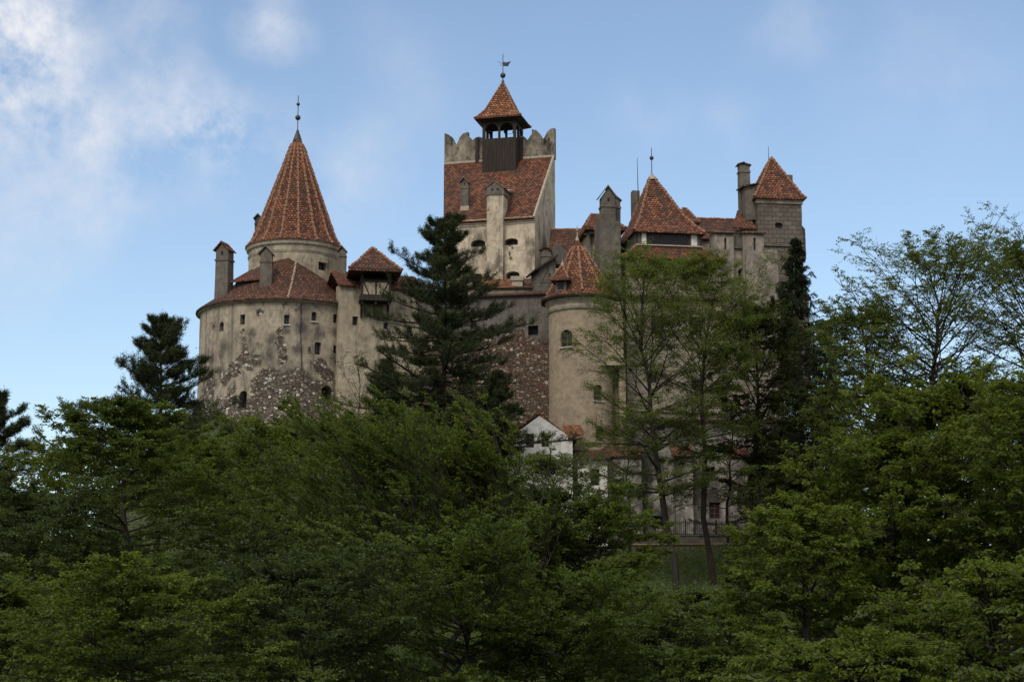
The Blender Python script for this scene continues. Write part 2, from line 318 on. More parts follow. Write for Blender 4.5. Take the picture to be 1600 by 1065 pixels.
class MB:
    def __init__(s, fr=None): s.v, s.f, s.fr = [], [], fr or ID
    def add(s, vs, fs):
        k = len(s.v); s.v += [s.fr.w(p) for p in vs]; s.f += [tuple(i+k for i in f) for f in fs]; return s
    def box(s, x0, x1, y0, y1, z0, z1):
        return s.add([(x0, y0, z0), (x1, y0, z0), (x1, y1, z0), (x0, y1, z0), (x0, y0, z1), (x1, y0, z1), (x1, y1, z1), (x0, y1, z1)],
                     [(0, 3, 2, 1), (4, 5, 6, 7), (0, 1, 5, 4), (1, 2, 6, 5), (2, 3, 7, 6), (3, 0, 4, 7)])
    def extrude(s, poly, y0, y1):                    # polygon in the local xz plane, counter-clockwise from the front
        n = len(poly); vs = [(x, y0, z) for x, z in poly]+[(x, y1, z) for x, z in poly]
        return s.add(vs, [tuple(range(n)), tuple(range(2*n-1, n-1, -1))]+[(i+n, (i+1) % n+n, (i+1) % n, i) for i in range(n)])
    def slab(s, pts, t):                             # planar polygon (counter-clockwise seen from above) with thickness
        a = [Vector(p) for p in pts]; nrm = (a[1]-a[0]).cross(a[2]-a[0]).normalized(); n = len(a)
        b = [p-nrm*t for p in a]
        return s.add([tuple(p) for p in a+b], [tuple(range(n)), tuple(range(2*n-1, n-1, -1))]+[(i+n, (i+1) % n+n, (i+1) % n, i) for i in range(n)])
    def rings(s, rs, cap0=True, cap1=True):          # closed rings bottom to top, counter-clockwise seen from above
        n = len(rs[0]); vs = [p for r in rs for p in r]; fs = []
        for k in range(len(rs)-1):
            for i in range(n):
                j = (i+1) % n; fs.append((k*n+i, k*n+j, (k+1)*n+j, (k+1)*n+i))
        if cap0: fs.append(tuple(range(n-1, -1, -1)))
        if cap1: fs.append(tuple((len(rs)-1)*n+i for i in range(n)))
        return s.add(vs, fs)
    def lathe(s, c, prof, n=24, rot=0, amp=0):
        rs = []
        for r, z in prof:
            ring = [(c[0]+r*math.cos(rot+2*math.pi*i/n), c[1]+r*math.sin(rot+2*math.pi*i/n), z) for i in range(n)]
            rs.append([jit(p, amp(z) if callable(amp) else amp) for p in ring] if amp else ring)
        return s.rings(rs)
    def prism(s, foot, z0, z1, cell=.8, amp=.045, batter=0):
        """walls of a footprint (counter-clockwise); z1 a number or one per corner; gridded and slightly uneven"""
        n = len(foot); zt = [z1]*n if not isinstance(z1, (list, tuple)) else z1
        cx = sum(p[0] for p in foot)/n; cy = sum(p[1] for p in foot)/n
        rows = max(2, int((max(zt)-z0)/cell)); ring = []
        for i in range(n):
            a, b = foot[i], foot[(i+1) % n]; k = max(1, int(math.hypot(b[0]-a[0], b[1]-a[1])/cell))
            for q in range(k):
                t = q/k; ring.append((a[0]+(b[0]-a[0])*t, a[1]+(b[1]-a[1])*t, zt[i]+(zt[(i+1) % n]-zt[i])*t))
        rs = []
        for r in range(rows+1):
            f = r/rows; row = []
            for x, y, z in ring:
                e = 1+batter*(1-f); p = (cx+(x-cx)*e, cy+(y-cy)*e, z0+(z-z0)*f)
                row.append(jit(s.fr.w(p), amp))
            rs.append(row)
        keep, s.fr = s.fr, ID; s.rings(rs); s.fr = keep; return s
    def tube(s, pts, rad, n=8):
        pts = [Vector(p) for p in pts]; rad = rad if isinstance(rad, (list, tuple)) else [rad]*len(pts); rs = []
        for i, p in enumerate(pts):
            t = (pts[min(i+1, len(pts)-1)]-pts[max(i-1, 0)]).normalized()
            a = t.orthogonal().normalized() if abs(t.z) > .98 else t.cross(Vector((0, 0, 1))).normalized()
            b = t.cross(a)
            rs.append([tuple(p+(a*math.cos(2*math.pi*k/n)+b*math.sin(2*math.pi*k/n))*rad[i]) for k in range(n)])
        return s.rings(rs)
    def ridge(s, a, b, r=.13, step=.4):              # overlapping half-round ridge tiles
        a, b = Vector(a), Vector(b); n = max(1, int((b-a).length/step))
        for i in range(n):
            p, q = a.lerp(b, i/n), a.lerp(b, (i+1.12)/n); o = noise.noise_vector(p*2.3)*r*.35
            s.tube([p+o, q+o], [r*1.22, r*.8], 6)
        return s

def auto_uv(me):
    n = len(me.polygons)
    if not n: return
    nl = len(me.loops); vi = np.empty(nl, np.int32); me.loops.foreach_get('vertex_index', vi)
    co = np.empty(len(me.vertices)*3, np.float32); me.vertices.foreach_get('co', co); co = co.reshape(-1, 3)
    nm = np.empty(n*3, np.float32); me.polygons.foreach_get('normal', nm); nm = nm.reshape(-1, 3)
    lt = np.empty(n, np.int32); me.polygons.foreach_get('loop_total', lt)
    u = np.stack([-nm[:, 1], nm[:, 0], np.zeros(n)], 1); l = np.linalg.norm(u, axis=1); flat = l < .05
    u[flat] = (1, 0, 0); l[flat] = 1; u /= l[:, None]; v = np.cross(nm, u)
    p = co[vi]; ur, vr = np.repeat(u, lt, 0), np.repeat(v, lt, 0)
    uv = np.stack([(p*ur).sum(1), (p*vr).sum(1)], 1).astype(np.float32)
    lay = me.uv_layers.get('UVMap') or me.uv_layers.new(name='UVMap'); lay.data.foreach_set('uv', uv.ravel())

def boolean(o, cut):
    c = bpy.data.meshes.new('cut'); c.from_pydata(cut.v, [], cut.f); co = bpy.data.objects.new('cut', c); COL.objects.link(co)
    bm = bmesh.new(); bm.from_mesh(c); bmesh.ops.recalc_face_normals(bm, faces=bm.faces); bm.to_mesh(c); bm.free()
    co.parent = o.parent
    md = o.modifiers.new('b', 'BOOLEAN'); md.object = co; md.operation = 'DIFFERENCE'; md.solver = 'EXACT'
    dg = bpy.context.evaluated_depsgraph_get(); nm = bpy.data.meshes.new_from_object(o.evaluated_get(dg))
    o.modifiers.clear(); old = o.data; o.data = nm; bpy.data.meshes.remove(old); bpy.data.objects.remove(co); bpy.data.meshes.remove(c)

class Thing:
    def __init__(s, name, label, cat, loc, group=None, kind=None):
        s.o = bpy.data.objects.new(name, None); COL.objects.link(s.o); s.loc = Vector(loc); s.o.location = s.loc; s.o.empty_display_size = .3
        s.o['label'] = label; s.o['category'] = cat
        if group: s.o['group'] = group
    def part(s, name, mb, mat, parent=None, smooth=False, wins=(), label=None):
        me = bpy.data.meshes.new(name); me.from_pydata([(p[0]-s.loc.x, p[1]-s.loc.y, p[2]-s.loc.z) for p in mb.v], [], mb.f)
        o = bpy.data.objects.new(name, me); COL.objects.link(o); o.parent = parent or s.o
        bm = bmesh.new(); bm.from_mesh(me); bmesh.ops.recalc_face_normals(bm, faces=bm.faces); bm.to_mesh(me); bm.free()
        if wins:
            cut = MB()
            for w in wins: w.cutter(cut)
            cut.v = [(p[0]-s.loc.x, p[1]-s.loc.y, p[2]-s.loc.z) for p in cut.v]
            boolean(o, cut); me = o.data
        me.materials.clear(); me.materials.append(M[mat]); auto_uv(me); me.name = name
        if smooth:
            me.polygons.foreach_set('use_smooth', [True]*len(me.polygons)); me.set_sharp_from_angle(angle=math.radians(40))
        for w in wins: w.fit(s)
        if label: o['label'] = label
        return o

class Win:
    """a window: a real recess in its wall, a frame with glazing bars and a pane set back in it"""
    def __init__(s, pos, nrm, w, h, arch=0, depth=.4, bars=(1, 1), name='window', mat='greywood', sill=False, pane='glass'):
        s.fr = Frame(pos[0], pos[1], math.degrees(math.atan2(nrm[0], -nrm[1]))); s.z, s.w, s.h, s.arch, s.depth, s.bars, s.name, s.mat, s.sill, s.pane = pos[2], w, h, arch, depth, bars, name, mat, sill, pane
    def outline(s, g=0):
        hw, hh = s.w/2-g, s.h/2-g; a = s.arch*s.w/2
        pts = [(-hw, s.z-hh), (hw, s.z-hh)]
        if a:
            for i in range(9):
                t = math.pi*i/8; pts.append((hw*math.cos(t), s.z+hh-a+a*math.sin(t)))
        else: pts += [(hw, s.z+hh), (-hw, s.z+hh)]
        return pts
    def cutter(s, mb):
        c = MB(s.fr).extrude(s.outline(), -.6, s.depth+.12); k = len(mb.v); mb.v += c.v; mb.f += [tuple(i+k for i in f) for f in c.f]
    def fit(s, t):
        d = s.depth-.08; b = .07; f = MB(s.fr); o = s.outline(.004); i = s.outline(b); n = len(o)
        vs = [(x, d, z) for x, z in o]+[(x, d, z) for x, z in i]+[(x, d+.08, z) for x, z in o]+[(x, d+.08, z) for x, z in i]; fs = []
        for k in range(n):
            j = (k+1) % n; fs += [(k, j, n+j, n+k), (2*n+j, 2*n+k, 3*n+k, 3*n+j), (n+k, n+j, 3*n+j, 3*n+k), (j, k, 2*n+k, 2*n+j)]
        f.add(vs, fs)
        zt = s.z+s.h/2-(s.arch*s.w/2*.5 if s.arch else b)
        for q in range(s.bars[0]):
            x = -s.w/2+s.w*(q+1)/(s.bars[0]+1); f.box(x-.025, x+.025, d+.01, d+.07, s.z-s.h/2+b-.01, zt)
        for q in range(s.bars[1]):
            z = s.z-s.h/2+s.h*(q+1)/(s.bars[1]+1); f.box(-s.w/2+b-.01, s.w/2-b+.01, d+.015, d+.065, z-.02, z+.02)
        o_ = t.part(s.name, f, s.mat)
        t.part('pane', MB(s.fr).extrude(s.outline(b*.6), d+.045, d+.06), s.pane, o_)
        if s.sill: t.part('sill', MB(s.fr).box(-s.w/2-.08, s.w/2+.08, -.1, .1, s.z-s.h/2-.14, s.z-s.h/2-.004), 'sill', o_)

def fwin(fr, px, py, w, h, yl=0., **k):              # window on a frame's front plane, sizes in photo pixels
    x, z = fr.hit(px, py, yl); p = fr.w((x, yl, z)); s = mpp(py, p[1]); n = (-fr.v[0], -fr.v[1])
    return Win(p, n, w*s, h*s, **k)
def swin(fr, px, py, w, h, xl, **k):                 # on a side plane x = xl of the frame (right side, normal +u)
    g = Frame(*fr.w((xl, 0, 0))[:2], math.degrees(fr.a)+90)
    x, z = g.hit(px, py, 0); p = g.w((x, 0, z)); s = mpp(py, p[1])
    return Win(p, fr.u, w*s, h*s, **k)
def cwin(c, R, px, py, w, h, **k):                   # on a cylinder
    dx, dz = ray(px, py); a = dx*dx+1; b = -2*(dx*c[0]+c[1]); q = c[0]**2+c[1]**2-R*R
    Y = (-b-math.sqrt(max(0, b*b-4*a*q)))/(2*a); p = (dx*Y, Y, CAMZ+dz*Y); n = ((p[0]-c[0])/R, (p[1]-c[1])/R); s = mpp(py, Y)
    return Win(p, n, w*s/max(.45, -n[1]), h*s, **k)

def finial(t, top, base, balls, r=.045, name='finial', parent=None, mat='metal'):
    mb = MB(); mb.lathe(base, [(.16, base[2]-.1), (.14, base[2]+.12), (r, base[2]+.3), (r*.8, top[2]-.05), (.012, top[2])], 8)
    for z, R in balls:
        mb.lathe((base[0], base[1]), [(.02, z-R)]+[(R*math.sin(math.pi*k/8), z-R*math.cos(math.pi*k/8)) for k in range(1, 8)]+[(.02, z+R)], 12)
    return t.part(name, mb, mat, parent, smooth=True)

def chimney(t, px, py0, py1, Y, wpx, a=0, dpx=None, holes=2, cap='tile', flue=None, deep=1.2, gable=.55):
    """shaft with a collar, a flue head with smoke holes and a small gabled tile cap"""
    s = mpp(py0, Y); w = wpx*s; d = (dpx or wpx*.85)*s
    p = P(px, py0, Y); fr = Frame(p.x, Y, a); zt = p.z; zb = Zy(py1, Y)-deep; hw = w/2
    g = gable*w; ze = zt-g; zh = ze-.55*w-.15
    mb = MB(fr); mb.prism([(-hw*.88, 0.06), (hw*.88, .06), (hw*.88, d-.06), (-hw*.88, d-.06)], zb, zh, .7, .025)
    mb.box(-hw*.98, hw*.98, 0, d, zh-.02, zh+.14)
    sh = t.part('chimney', mb, 'chimney')
    hd = MB(fr); hd.box(-hw*.86, hw*.86, .08, d-.08, zh+.143, ze-.003); hd.extrude([(-hw*.86, ze-.006), (hw*.86, ze-.006), (0, zt-.13)], .08, d-.08); t.part('flue_head', hd, 'chimney', sh)
    for k in range(holes):
        x = 0 if holes == 1 else -hw*.4+k*hw*.8
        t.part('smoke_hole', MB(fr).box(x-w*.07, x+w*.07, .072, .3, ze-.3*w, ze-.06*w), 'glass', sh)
    e = hw*1.12; c = MB(fr)
    c.slab([(-e, -.1, ze-.06), (0, -.1, zt), (0, d+.1, zt), (-e, d+.1, ze-.06)][::-1], .09); c.slab([(0, -.1, zt), (e, -.1, ze-.06), (e, d+.1, ze-.06), (0, d+.1, zt)][::1], .09)
    t.part('cap', c, cap, sh)
    return sh

def hip_roof(t, fr, x0, x1, y0, y1, ze, zr, ridge=0, flare=.25, mat='tile', name='roof', ridges=True, apex=None, th=.12, parent=None, rr=.13):
    """pyramid or hipped roof with a slight bell-cast at the eaves; ridge = length along x"""
    cx, cy = apex or ((x0+x1)/2, (y0+y1)/2); H = zr-ze; k = flare
    def rect(f, z, dz=0):
        a = ridge/2
        return [(x0+(cx-a-x0)*f, y0+(cy-y0)*f, z+dz), (x1+(cx+a-x1)*f, y0+(cy-y0)*f, z+dz), (x1+(cx+a-x1)*f, y1+(cy-y1)*f, z+dz), (x0+(cx-a-x0)*f, y1+(cy-y1)*f, z+dz)]
    rs = [rect(0, ze-th), rect(0, ze)]; fs = [.16, .4] if k else []
    for f in fs: rs.append(rect(f, ze+H*(f-k*f*(1-f)*1.0)))
    rs.append(rect(.985, ze+H*.985))
    mb = MB(fr); mb.rings(rs); o = t.part(name, mb, mat, parent)
    if ridges:
        r = MB()
        for c in range(4):
            pts = [fr.w(ring[c]) for ring in rs[1:]]
            for a, b in zip(pts, pts[1:]): r.ridge(a, b, rr)
        if ridge: r.ridge(fr.w((cx-ridge/2, cy, zr)), fr.w((cx+ridge/2, cy, zr)), rr)
        t.part('ridge_tiles', r, 'ridge', parent or o)
    return o

# ------------------------------------------------------------------ terrain
def sstep(x, a, b):
    t = np.clip((x-a)/(b-a), 0, 1); return t*t*(3-2*t)
def ground(x, y):
    x = np.asarray(x, float); y = np.asarray(y, float)
    base = np.interp(y, [-400, 30, 62, 100, 128, 144, 148.5, 158, 190, 260, 420, 900], [-.5, -.3, .3, 3.6, 7.4, 11.2, 12.2, 13.2, 13.5, 9, 0, -6])
    side = 1-sstep(np.abs(x), 48, 130)
    k = 10.5*sstep(y, 144, 156)*(1-sstep(y, 176, 200))*sstep(x, -38, -28)*(1-sstep(x, 1, 7))
    k = np.maximum(k, 12*sstep(y, 157, 166)*(1-sstep(y, 176, 200))*sstep(x, -38, -28)*(1-sstep(x, 24, 34)))
    bump = .35*np.sin(x*.31+1.3)*np.sin(y*.23)+.2*np.sin(x*.9)*np.sin(y*.77+2)
    return np.where(base > 0, base*side, base)+k*side+bump*np.clip((y-20)/40, 0, 1)*(1-sstep(np.abs(y), 300, 600))
def gz(x, y): return float(ground(x, y))

def np_mesh(name, v, q, k):
    me = bpy.data.meshes.new(name); me.vertices.add(len(v)); me.vertices.foreach_set('co', np.ascontiguousarray(v, np.float32).ravel())
    me.loops.add(q.size); me.loops.foreach_set('vertex_index', np.ascontiguousarray(q, np.int32).ravel())
    me.polygons.add(len(q)); me.polygons.foreach_set('loop_start', np.arange(0, q.size, k, dtype=np.int32))
    me.update(calc_edges=True); return me

gx = np.concatenate([[-6000, -3000, -1500, -800, -400, -220, -150, -110], np.arange(-80, 80.1, 1.25), [110, 150, 220, 400, 800, 1500, 3000, 6000]])
gy = np.concatenate([[-3000, -800, -300, -120, -50, -20, 0], np.arange(10, 205.1, 1.25), [220, 245, 280, 330, 420, 600, 1000, 2000, 4500, 9000]])
GX, GY = np.meshgrid(gx, gy); GV = np.stack([GX, GY, ground(GX, GY)], -1).reshape(-1, 3); nx = len(gx); ii = np.arange((len(gy)-1)*nx).reshape(-1, nx)[:, :-1].ravel()
gme = np_mesh('ground', GV, np.stack([ii, ii+1, ii+nx+1, ii+nx], 1), 4); gme.materials.append(M['ground']); gme.polygons.foreach_set('use_smooth', [True]*len(gme.polygons))
go = bpy.data.objects.new('ground', gme); COL.objects.link(go); go['kind'] = 'structure'

# ------------------------------------------------------------------ the round tower (left)
def round_tower():
    Y = 165; c = P(445, 480, Y); s = mpp(480, Y); R = 130*s; ze = Zy(493, Y); zb = Zy(700, 157)-3
    t = Thing('round_tower', 'massive round tower at the castle\'s left end with tall red conical spire', 'tower', (c.x, Y, gz(c.x, Y-R)))
    prof = []
    zk = Zy(600, 157)
    for i in range(34):
        z = zb+(ze-zb)*i/33; r = R*(1+.0*(ze-z)/14)+max(0, zk-z)*.16; prof.append((r, z))
    wins = [cwin(c, R, 346, 510, 8, 15, arch=1), cwin(c, R, 379, 499, 8, 16), cwin(c, R, 448, 499, 8, 15, bars=(1, 2), sill=True), cwin(c, R, 491, 494, 8, 15, arch=1, sill=True),
            cwin(c, R, 526, 498, 9, 14), cwin(c, R, 497, 544, 10, 20, arch=.4, bars=(1, 2)), cwin(c, R, 525, 546, 8, 13, depth=.15, bars=(0, 0)),
            cwin(c, R, 381, 624, 13, 28, arch=1, depth=.9, bars=(0, 0), name='archway'), cwin(c, R, 511, 614, 17, 24, arch=1, depth=.9, bars=(0, 0), name='archway')]
    mb = MB(); mb.lathe(c, prof, 88, amp=lambda z: .05+.10*min(1, max(0, (zk+1-z)/3)))
    t.part('wall', mb, 'bastion', smooth=True, wins=wins)
    # eave board
    mb = MB(); mb.lathe(c, [(R-.3, ze-.28), (R+.18, ze-.26), (R+.3, ze-.02), (R-.3, ze-.005)], 72); t.part('eaves_cornice', mb, 'cornice', smooth=True)
    # drum carrying the spire
    d = P(461, 385, 166); dr = 71*mpp(385, 166); zc = Zy(390, 166)
    mb = MB(); mb.lathe(d, [(dr, ze-1.5)]+[(dr, ze-1.5+(zc-ze+.5)*k/8) for k in range(1, 9)], 56, amp=.03); t.part('turret_wall', mb, 'cream', smooth=True, wins=[cwin(d, dr, 504, 416, 11, 13, bars=(1, 1), arch=.3)])
    mb = MB(); mb.lathe(d, [(dr-.2, zc-1.25), (dr+.03, zc-1.2), (dr+.12, zc-.95), (dr+.02, zc-.9), (dr+.05, zc-.55), (dr+.22, zc-.4), (dr+.26, zc-.12), (dr+.38, zc-.05), (dr-.3, zc-.01)], 64); t.part('turret_cornice', mb, 'cornice', smooth=True)
    hood = cwin(d, dr+.02, 504, 407, 17, 6, depth=.1)
    mb = MB(hood.fr).extrude([(-.5, hood.z-.2), (.5, hood.z-.2), (.45, hood.z+.05), (0, hood.z+.2), (-.45, hood.z+.05)], -.15, .1); t.part('window_hood', mb, 'cornice')
    # sixteen-sided spire
    za = Zy(207, 166); H = za-zc; R0 = 76*mpp(390, 166)
    pf = [(R0, zc), (R0-.55, zc+.75), (R0-.95, zc+1.7)]
    for k in range(1, 9):
        f = k/8; pf.append(((R0-.95)*(1-f)+.12*f, zc+1.7+(H-1.7)*f))
    mb = MB(); mb.lathe(d, [(R0-.05, zc-.1)]+pf, 16, rot=math.pi/16); so_ = t.part('spire_roof', mb, 'tile')
    r = MB()
    for k in range(16):
        a = math.pi/16+2*math.pi*k/16
        for (r0, z0), (r1, z1) in zip(pf, pf[1:-1]): r.ridge((d.x+r0*math.cos(a), d.y+r0*math.sin(a), z0), (d.x+r1*math.cos(a), d.y+r1*math.sin(a), z1), .125, .42)
    t.part('ridge_tiles', r, 'ridge', so_)
    mb = MB(); mb.lathe(d, [(.42, za-.75), (.2, za-.1), (.05, za+.15)], 12); t.part('spire_cap', mb, 'metal', so_)
    finial(t, (d.x, d.y, Zy(149, 166)), (d.x, d.y, za), [(Zy(184, 166), .26), (Zy(163, 166), .17)], parent=so_)
    # tiled skirt roof between the outer wall and the drum
    n = 40; Rr = R+.42; up = []; lo = []
    for i in range(n):
        a = 2*math.pi*i/n; lo.append((c.x+Rr*math.cos(a), c.y+Rr*math.sin(a), ze))
        w = math.cos(a)                                 # +1 right, -1 left
        yy = 400 if abs(w) < .15 else (400+12*min(1, -w*1.2) if w < 0 else 400+34*min(1, w*1.15))
        z = Zy(yy, 166-dr)-(.2 if math.sin(a) > 0 else 0)
        up.append((d.x+(dr-.15)*math.cos(a), d.y+(dr-.15)*math.sin(a), z))
    mid = [tuple(l[q]*.5+u[q]*.5-(.28 if q == 2 else 0) for q in range(3)) for l, u in zip(lo, up)]
    mb = MB(); mb.rings([[(p[0], p[1], p[2]-.14) for p in lo], lo, mid, up]); sk = t.part('skirt_roof', mb, 'tile_dark')
    r = MB()
    r.ridge(lo[31], mid[31], .11); r.ridge(mid[31], up[31], .11)
    t.part('ridge_tiles', r, 'ridge_pale', sk)
    # shed dormer on the left flank
    q = P(387, 444, 160.5); fr = Frame(q.x, q.y, -22); hw = 22*mpp(444, 160)
    dm = MB(fr).box(-hw, hw, 0, 2.6, q.z-.7, q.z+.42); do = t.part('dormer', dm, 'wood')
    g = MB(fr)
    for k in range(5): g.box(-hw+.12+k*(2*hw-.24)/5+.05, -hw+.12+(k+1)*(2*hw-.24)/5-.05, -.02, .1, q.z-.42, q.z+.28)
    t.part('dormer_window', g, 'glass', do)
    t.part('dormer_roof', MB(fr).slab([(-hw-.3, -.45, q.z+.3), (hw+.3, -.45, q.z+.3), (hw+.1, 3.4, q.z+2.35), (-hw-.1, 3.4, q.z+2.35)], .12), 'tile', do)
    cb = []
    for px, py in ((470, 466), (470, 490), (469.4, 520), (470.6, 548), (471.5, 578)):
        w = cwin(c, R, px, py, 1, 1); cb.append((w.fr.x+w.fr.v[0]*-.05, w.fr.y+w.fr.v[1]*-.05, w.z))
    t.part('lightning_cable', MB().tube(cb, .035, 5), 'iron')
    chimney(t, 347, 377, 470, 160.5, 25, -18, holes=1); chimney(t, 416, 384, 458, 158.6, 21, 0, holes=0, cap='chimney')
    chimney(t, 404, 334, 380, 171, 13, 0, holes=0, cap='chimney'); chimney(t, 535, 384, 440, 161, 13, 0, holes=0, cap='chimney')
round_tower()

# ------------------------------------------------------------------ curtain walls
def left_wall():
    a = P(531, 460, 158.6); b = P(662, 460, 161.2); ang = math.degrees(math.atan2(b.y-a.y, b.x-a.x)); fr = Frame(a.x, a.y, ang); Wd = math.hypot(b.x-a.x, b.y-a.y)
    t = Thing('curtain_wall', 'plastered curtain wall between round tower and big pine, carrying the timber oriel', 'castle wall', (a.x, a.y, gz(a.x, a.y)))
    zt = Zy(447, 159.5); zb = Zy(720, 159)-3
    wins = [fwin(fr, 555, 501, 9, 14, bars=(0, 0)), fwin(fr, 603, 509, 8, 10, bars=(0, 0)), fwin(fr, 640, 515, 9, 10, bars=(0, 0))]
    t.part('wall', MB(fr).prism([(0, 0), (Wd, 0), (Wd, 1.4), (0, 1.4)], zb, zt), 'cream', wins=wins)
    ro = MB(fr).slab([(-.2, -.35, zt-.1), (Wd, -.35, zt-.1), (Wd, 2.6, zt+1.7), (-.2, 2.6, zt+1.7)], .12); ro.slab([(Wd, 2.6, zt+1.7), (Wd, 5.4, zt-.1), (-.2, 5.4, zt-.1), (-.2, 2.6, zt+1.7)][::-1], .12)
    t.part('roof', ro, 'tile')
    # timber oriel
    g = Frame(*fr.w((fr.hit(558, 450)[0], -1.35, 0))[:2], 9); s = mpp(440, 158); w = 47*s; D = 1.6
    zf = Zy(463, 157.4); zs = Zy(435, 157.4); zo = Zy(421, 157.4)
    mb = MB(g)
    for x in (0, w-.2): mb.box(x, x+.2, 0, .2, zf-.02, zo); mb.box(x+.003, x+.197, D-.2, D, zf-.02, zo)
    for z, h in ((zf, .32), (zs-.16, .18), (zo-.15, .2)): mb.box(-.06, w+.06, -.03, .17, z-.003, z+h); mb.box(-.05, .12, .17, D, z, z+h); mb.box(w-.12, w+.05, .17, D, z, z+h)
    zm = (zf+.3, zs-.16)
    mb.box(w/2-.08, w/2+.08, .01, .14, *zm)
    for x0, x1 in ((.22, .75), (w-.22, w-.75)): mb.tube([g.w((0, 0, 0))]*0 or [(x0, .07, zm[1]), (x1, .07, zm[0])], .075, 4)
    orl = t.part('oriel', mb, 'wood')
    pn = MB(g).box(.16, w-.16, .05, .1, zf+.2, zs-.1); pn.box(.05, .1, .16, D, zf+.2, zs-.1); pn.box(w-.1, w-.05, .16, D, zf+.2, zs-.1); t.part('infill_panel', pn, 'cream', orl)
    t.part('oriel_floor', MB(g).box(-.1, w+.1, -.06, D, zf-.22, zf-.006), 'wood', orl)
    t.part('oriel_back', MB(g).box(.1, w-.1, D-.1, D-.02, zf, zo-.02), 'belfry', orl)
    for x in (.05, w/2-.1, w-.27):
        zz = Zy(494, 158.5); br = MB(g).box(x, x+.2, 1.08, 1.28, zz, zf-.225); br.extrude([(0, 0)]*0 or [(x+.01, zf-.23), (x+.19, zf-.23), (x+.19, zf-.5), (x+.01, zf-.5)][::-1], .1, 1.08)
        br.add([(x+.02, 1.1, zz+.3), (x+.18, 1.1, zz+.3), (x+.18, 1.1, zz+.6), (x+.02, 1.1, zz+.6), (x+.02, .15, zf-.5), (x+.18, .15, zf-.5), (x+.18, .35, zf-.48), (x+.02, .35, zf-.48)], [(0, 1, 5, 4), (2, 3, 7, 6), (1, 2, 6, 5), (3, 0, 4, 7), (0, 3, 2, 1), (4, 5, 6, 7)])
        t.part('bracket', br, 'wood', orl)
    e = .9; hip_roof(t, g, -e-.25, w+e, -e, D+1.6, zo+.02, Zy(384, 158.6), flare=.15, mat='tile_dark', name='oriel_roof', parent=orl, apex=(w*.4, D*.7), th=.2)
    # tiled strip stepping up to the tower
left_wall()

def right_wall():
    a = P(655, 470, 160.5); b = P(866, 470, 158.0); ang = math.degrees(math.atan2(b.y-a.y, b.x-a.x)); fr = Frame(a.x, a.y, ang); Wd = math.hypot(b.x-a.x, b.y-a.y)
    t = Thing('curtain_wall', 'dark grey curtain wall with crumbling brick base, running from pine to stair tower', 'castle wall', (a.x, a.y, gz(a.x, a.y)))
    zt = Zy(462, 159.3); zb = Zy(720, 159)-4
    wins = [fwin(fr, 795, 512, 11, 17, bars=(0, 0)), fwin(fr, 833, 516, 16, 15, bars=(0, 0), depth=.8), fwin(fr, 740, 507, 10, 14, bars=(0, 0))]
    t.part('wall', MB(fr).prism([(0, 0), (Wd, 0), (Wd, 1.6), (0, 1.6)], zb, zt), 'greywall', wins=wins)
    t.part('coping', MB(fr).slab([(-.1, -.3, zt-.04), (Wd, -.3, zt-.04), (Wd, 1.2, zt+.45), (-.1, 1.2, zt+.45)], .14), 'tile_dark')
right_wall()

def low_range():
    fr = Frame(P(742, 450, 163.2).x, 163.2, -4); w = 100*mpp(450, 163); t = Thing('low_building', 'low range with bright orange tiles squeezed between grey wall and tall square tower', 'building', (fr.x, fr.y, gz(fr.x, fr.y)))
    ze = Zy(449, 163); zr = Zy(434, 166)
    t.part('wall', MB(fr).prism([(0, 0), (w, 0), (w, 3.2), (0, 3.2)], Zy(470, 163)-6, ze), 'cream')
    ro = MB(fr).slab([(-.2, -.3, ze-.05), (w*.62, -.3, ze-.05), (w*.62, 3.3, zr), (-.2, 3.3, zr)], .12); t.part('roof', ro, 'tile_fresh')
    t.part('roof', MB(fr).slab([(w*.62+.01, -.3, ze-.09), (w+.1, -.3, ze-.09), (w+.1, 3.3, zr-.05), (w*.62+.01, 3.3, zr-.05)], .12), 'tile_dark')
    x, z = fr.hit(808, 440, .3); cb = MB(fr).box(x-.5, x+.5, .3, 1.2, ze-1.2, z+.1); cb.box(x-.6, x+.6, .2, 1.3, z+.103, z+.5); t.part('chimney', cb, 'mortar')
low_range()

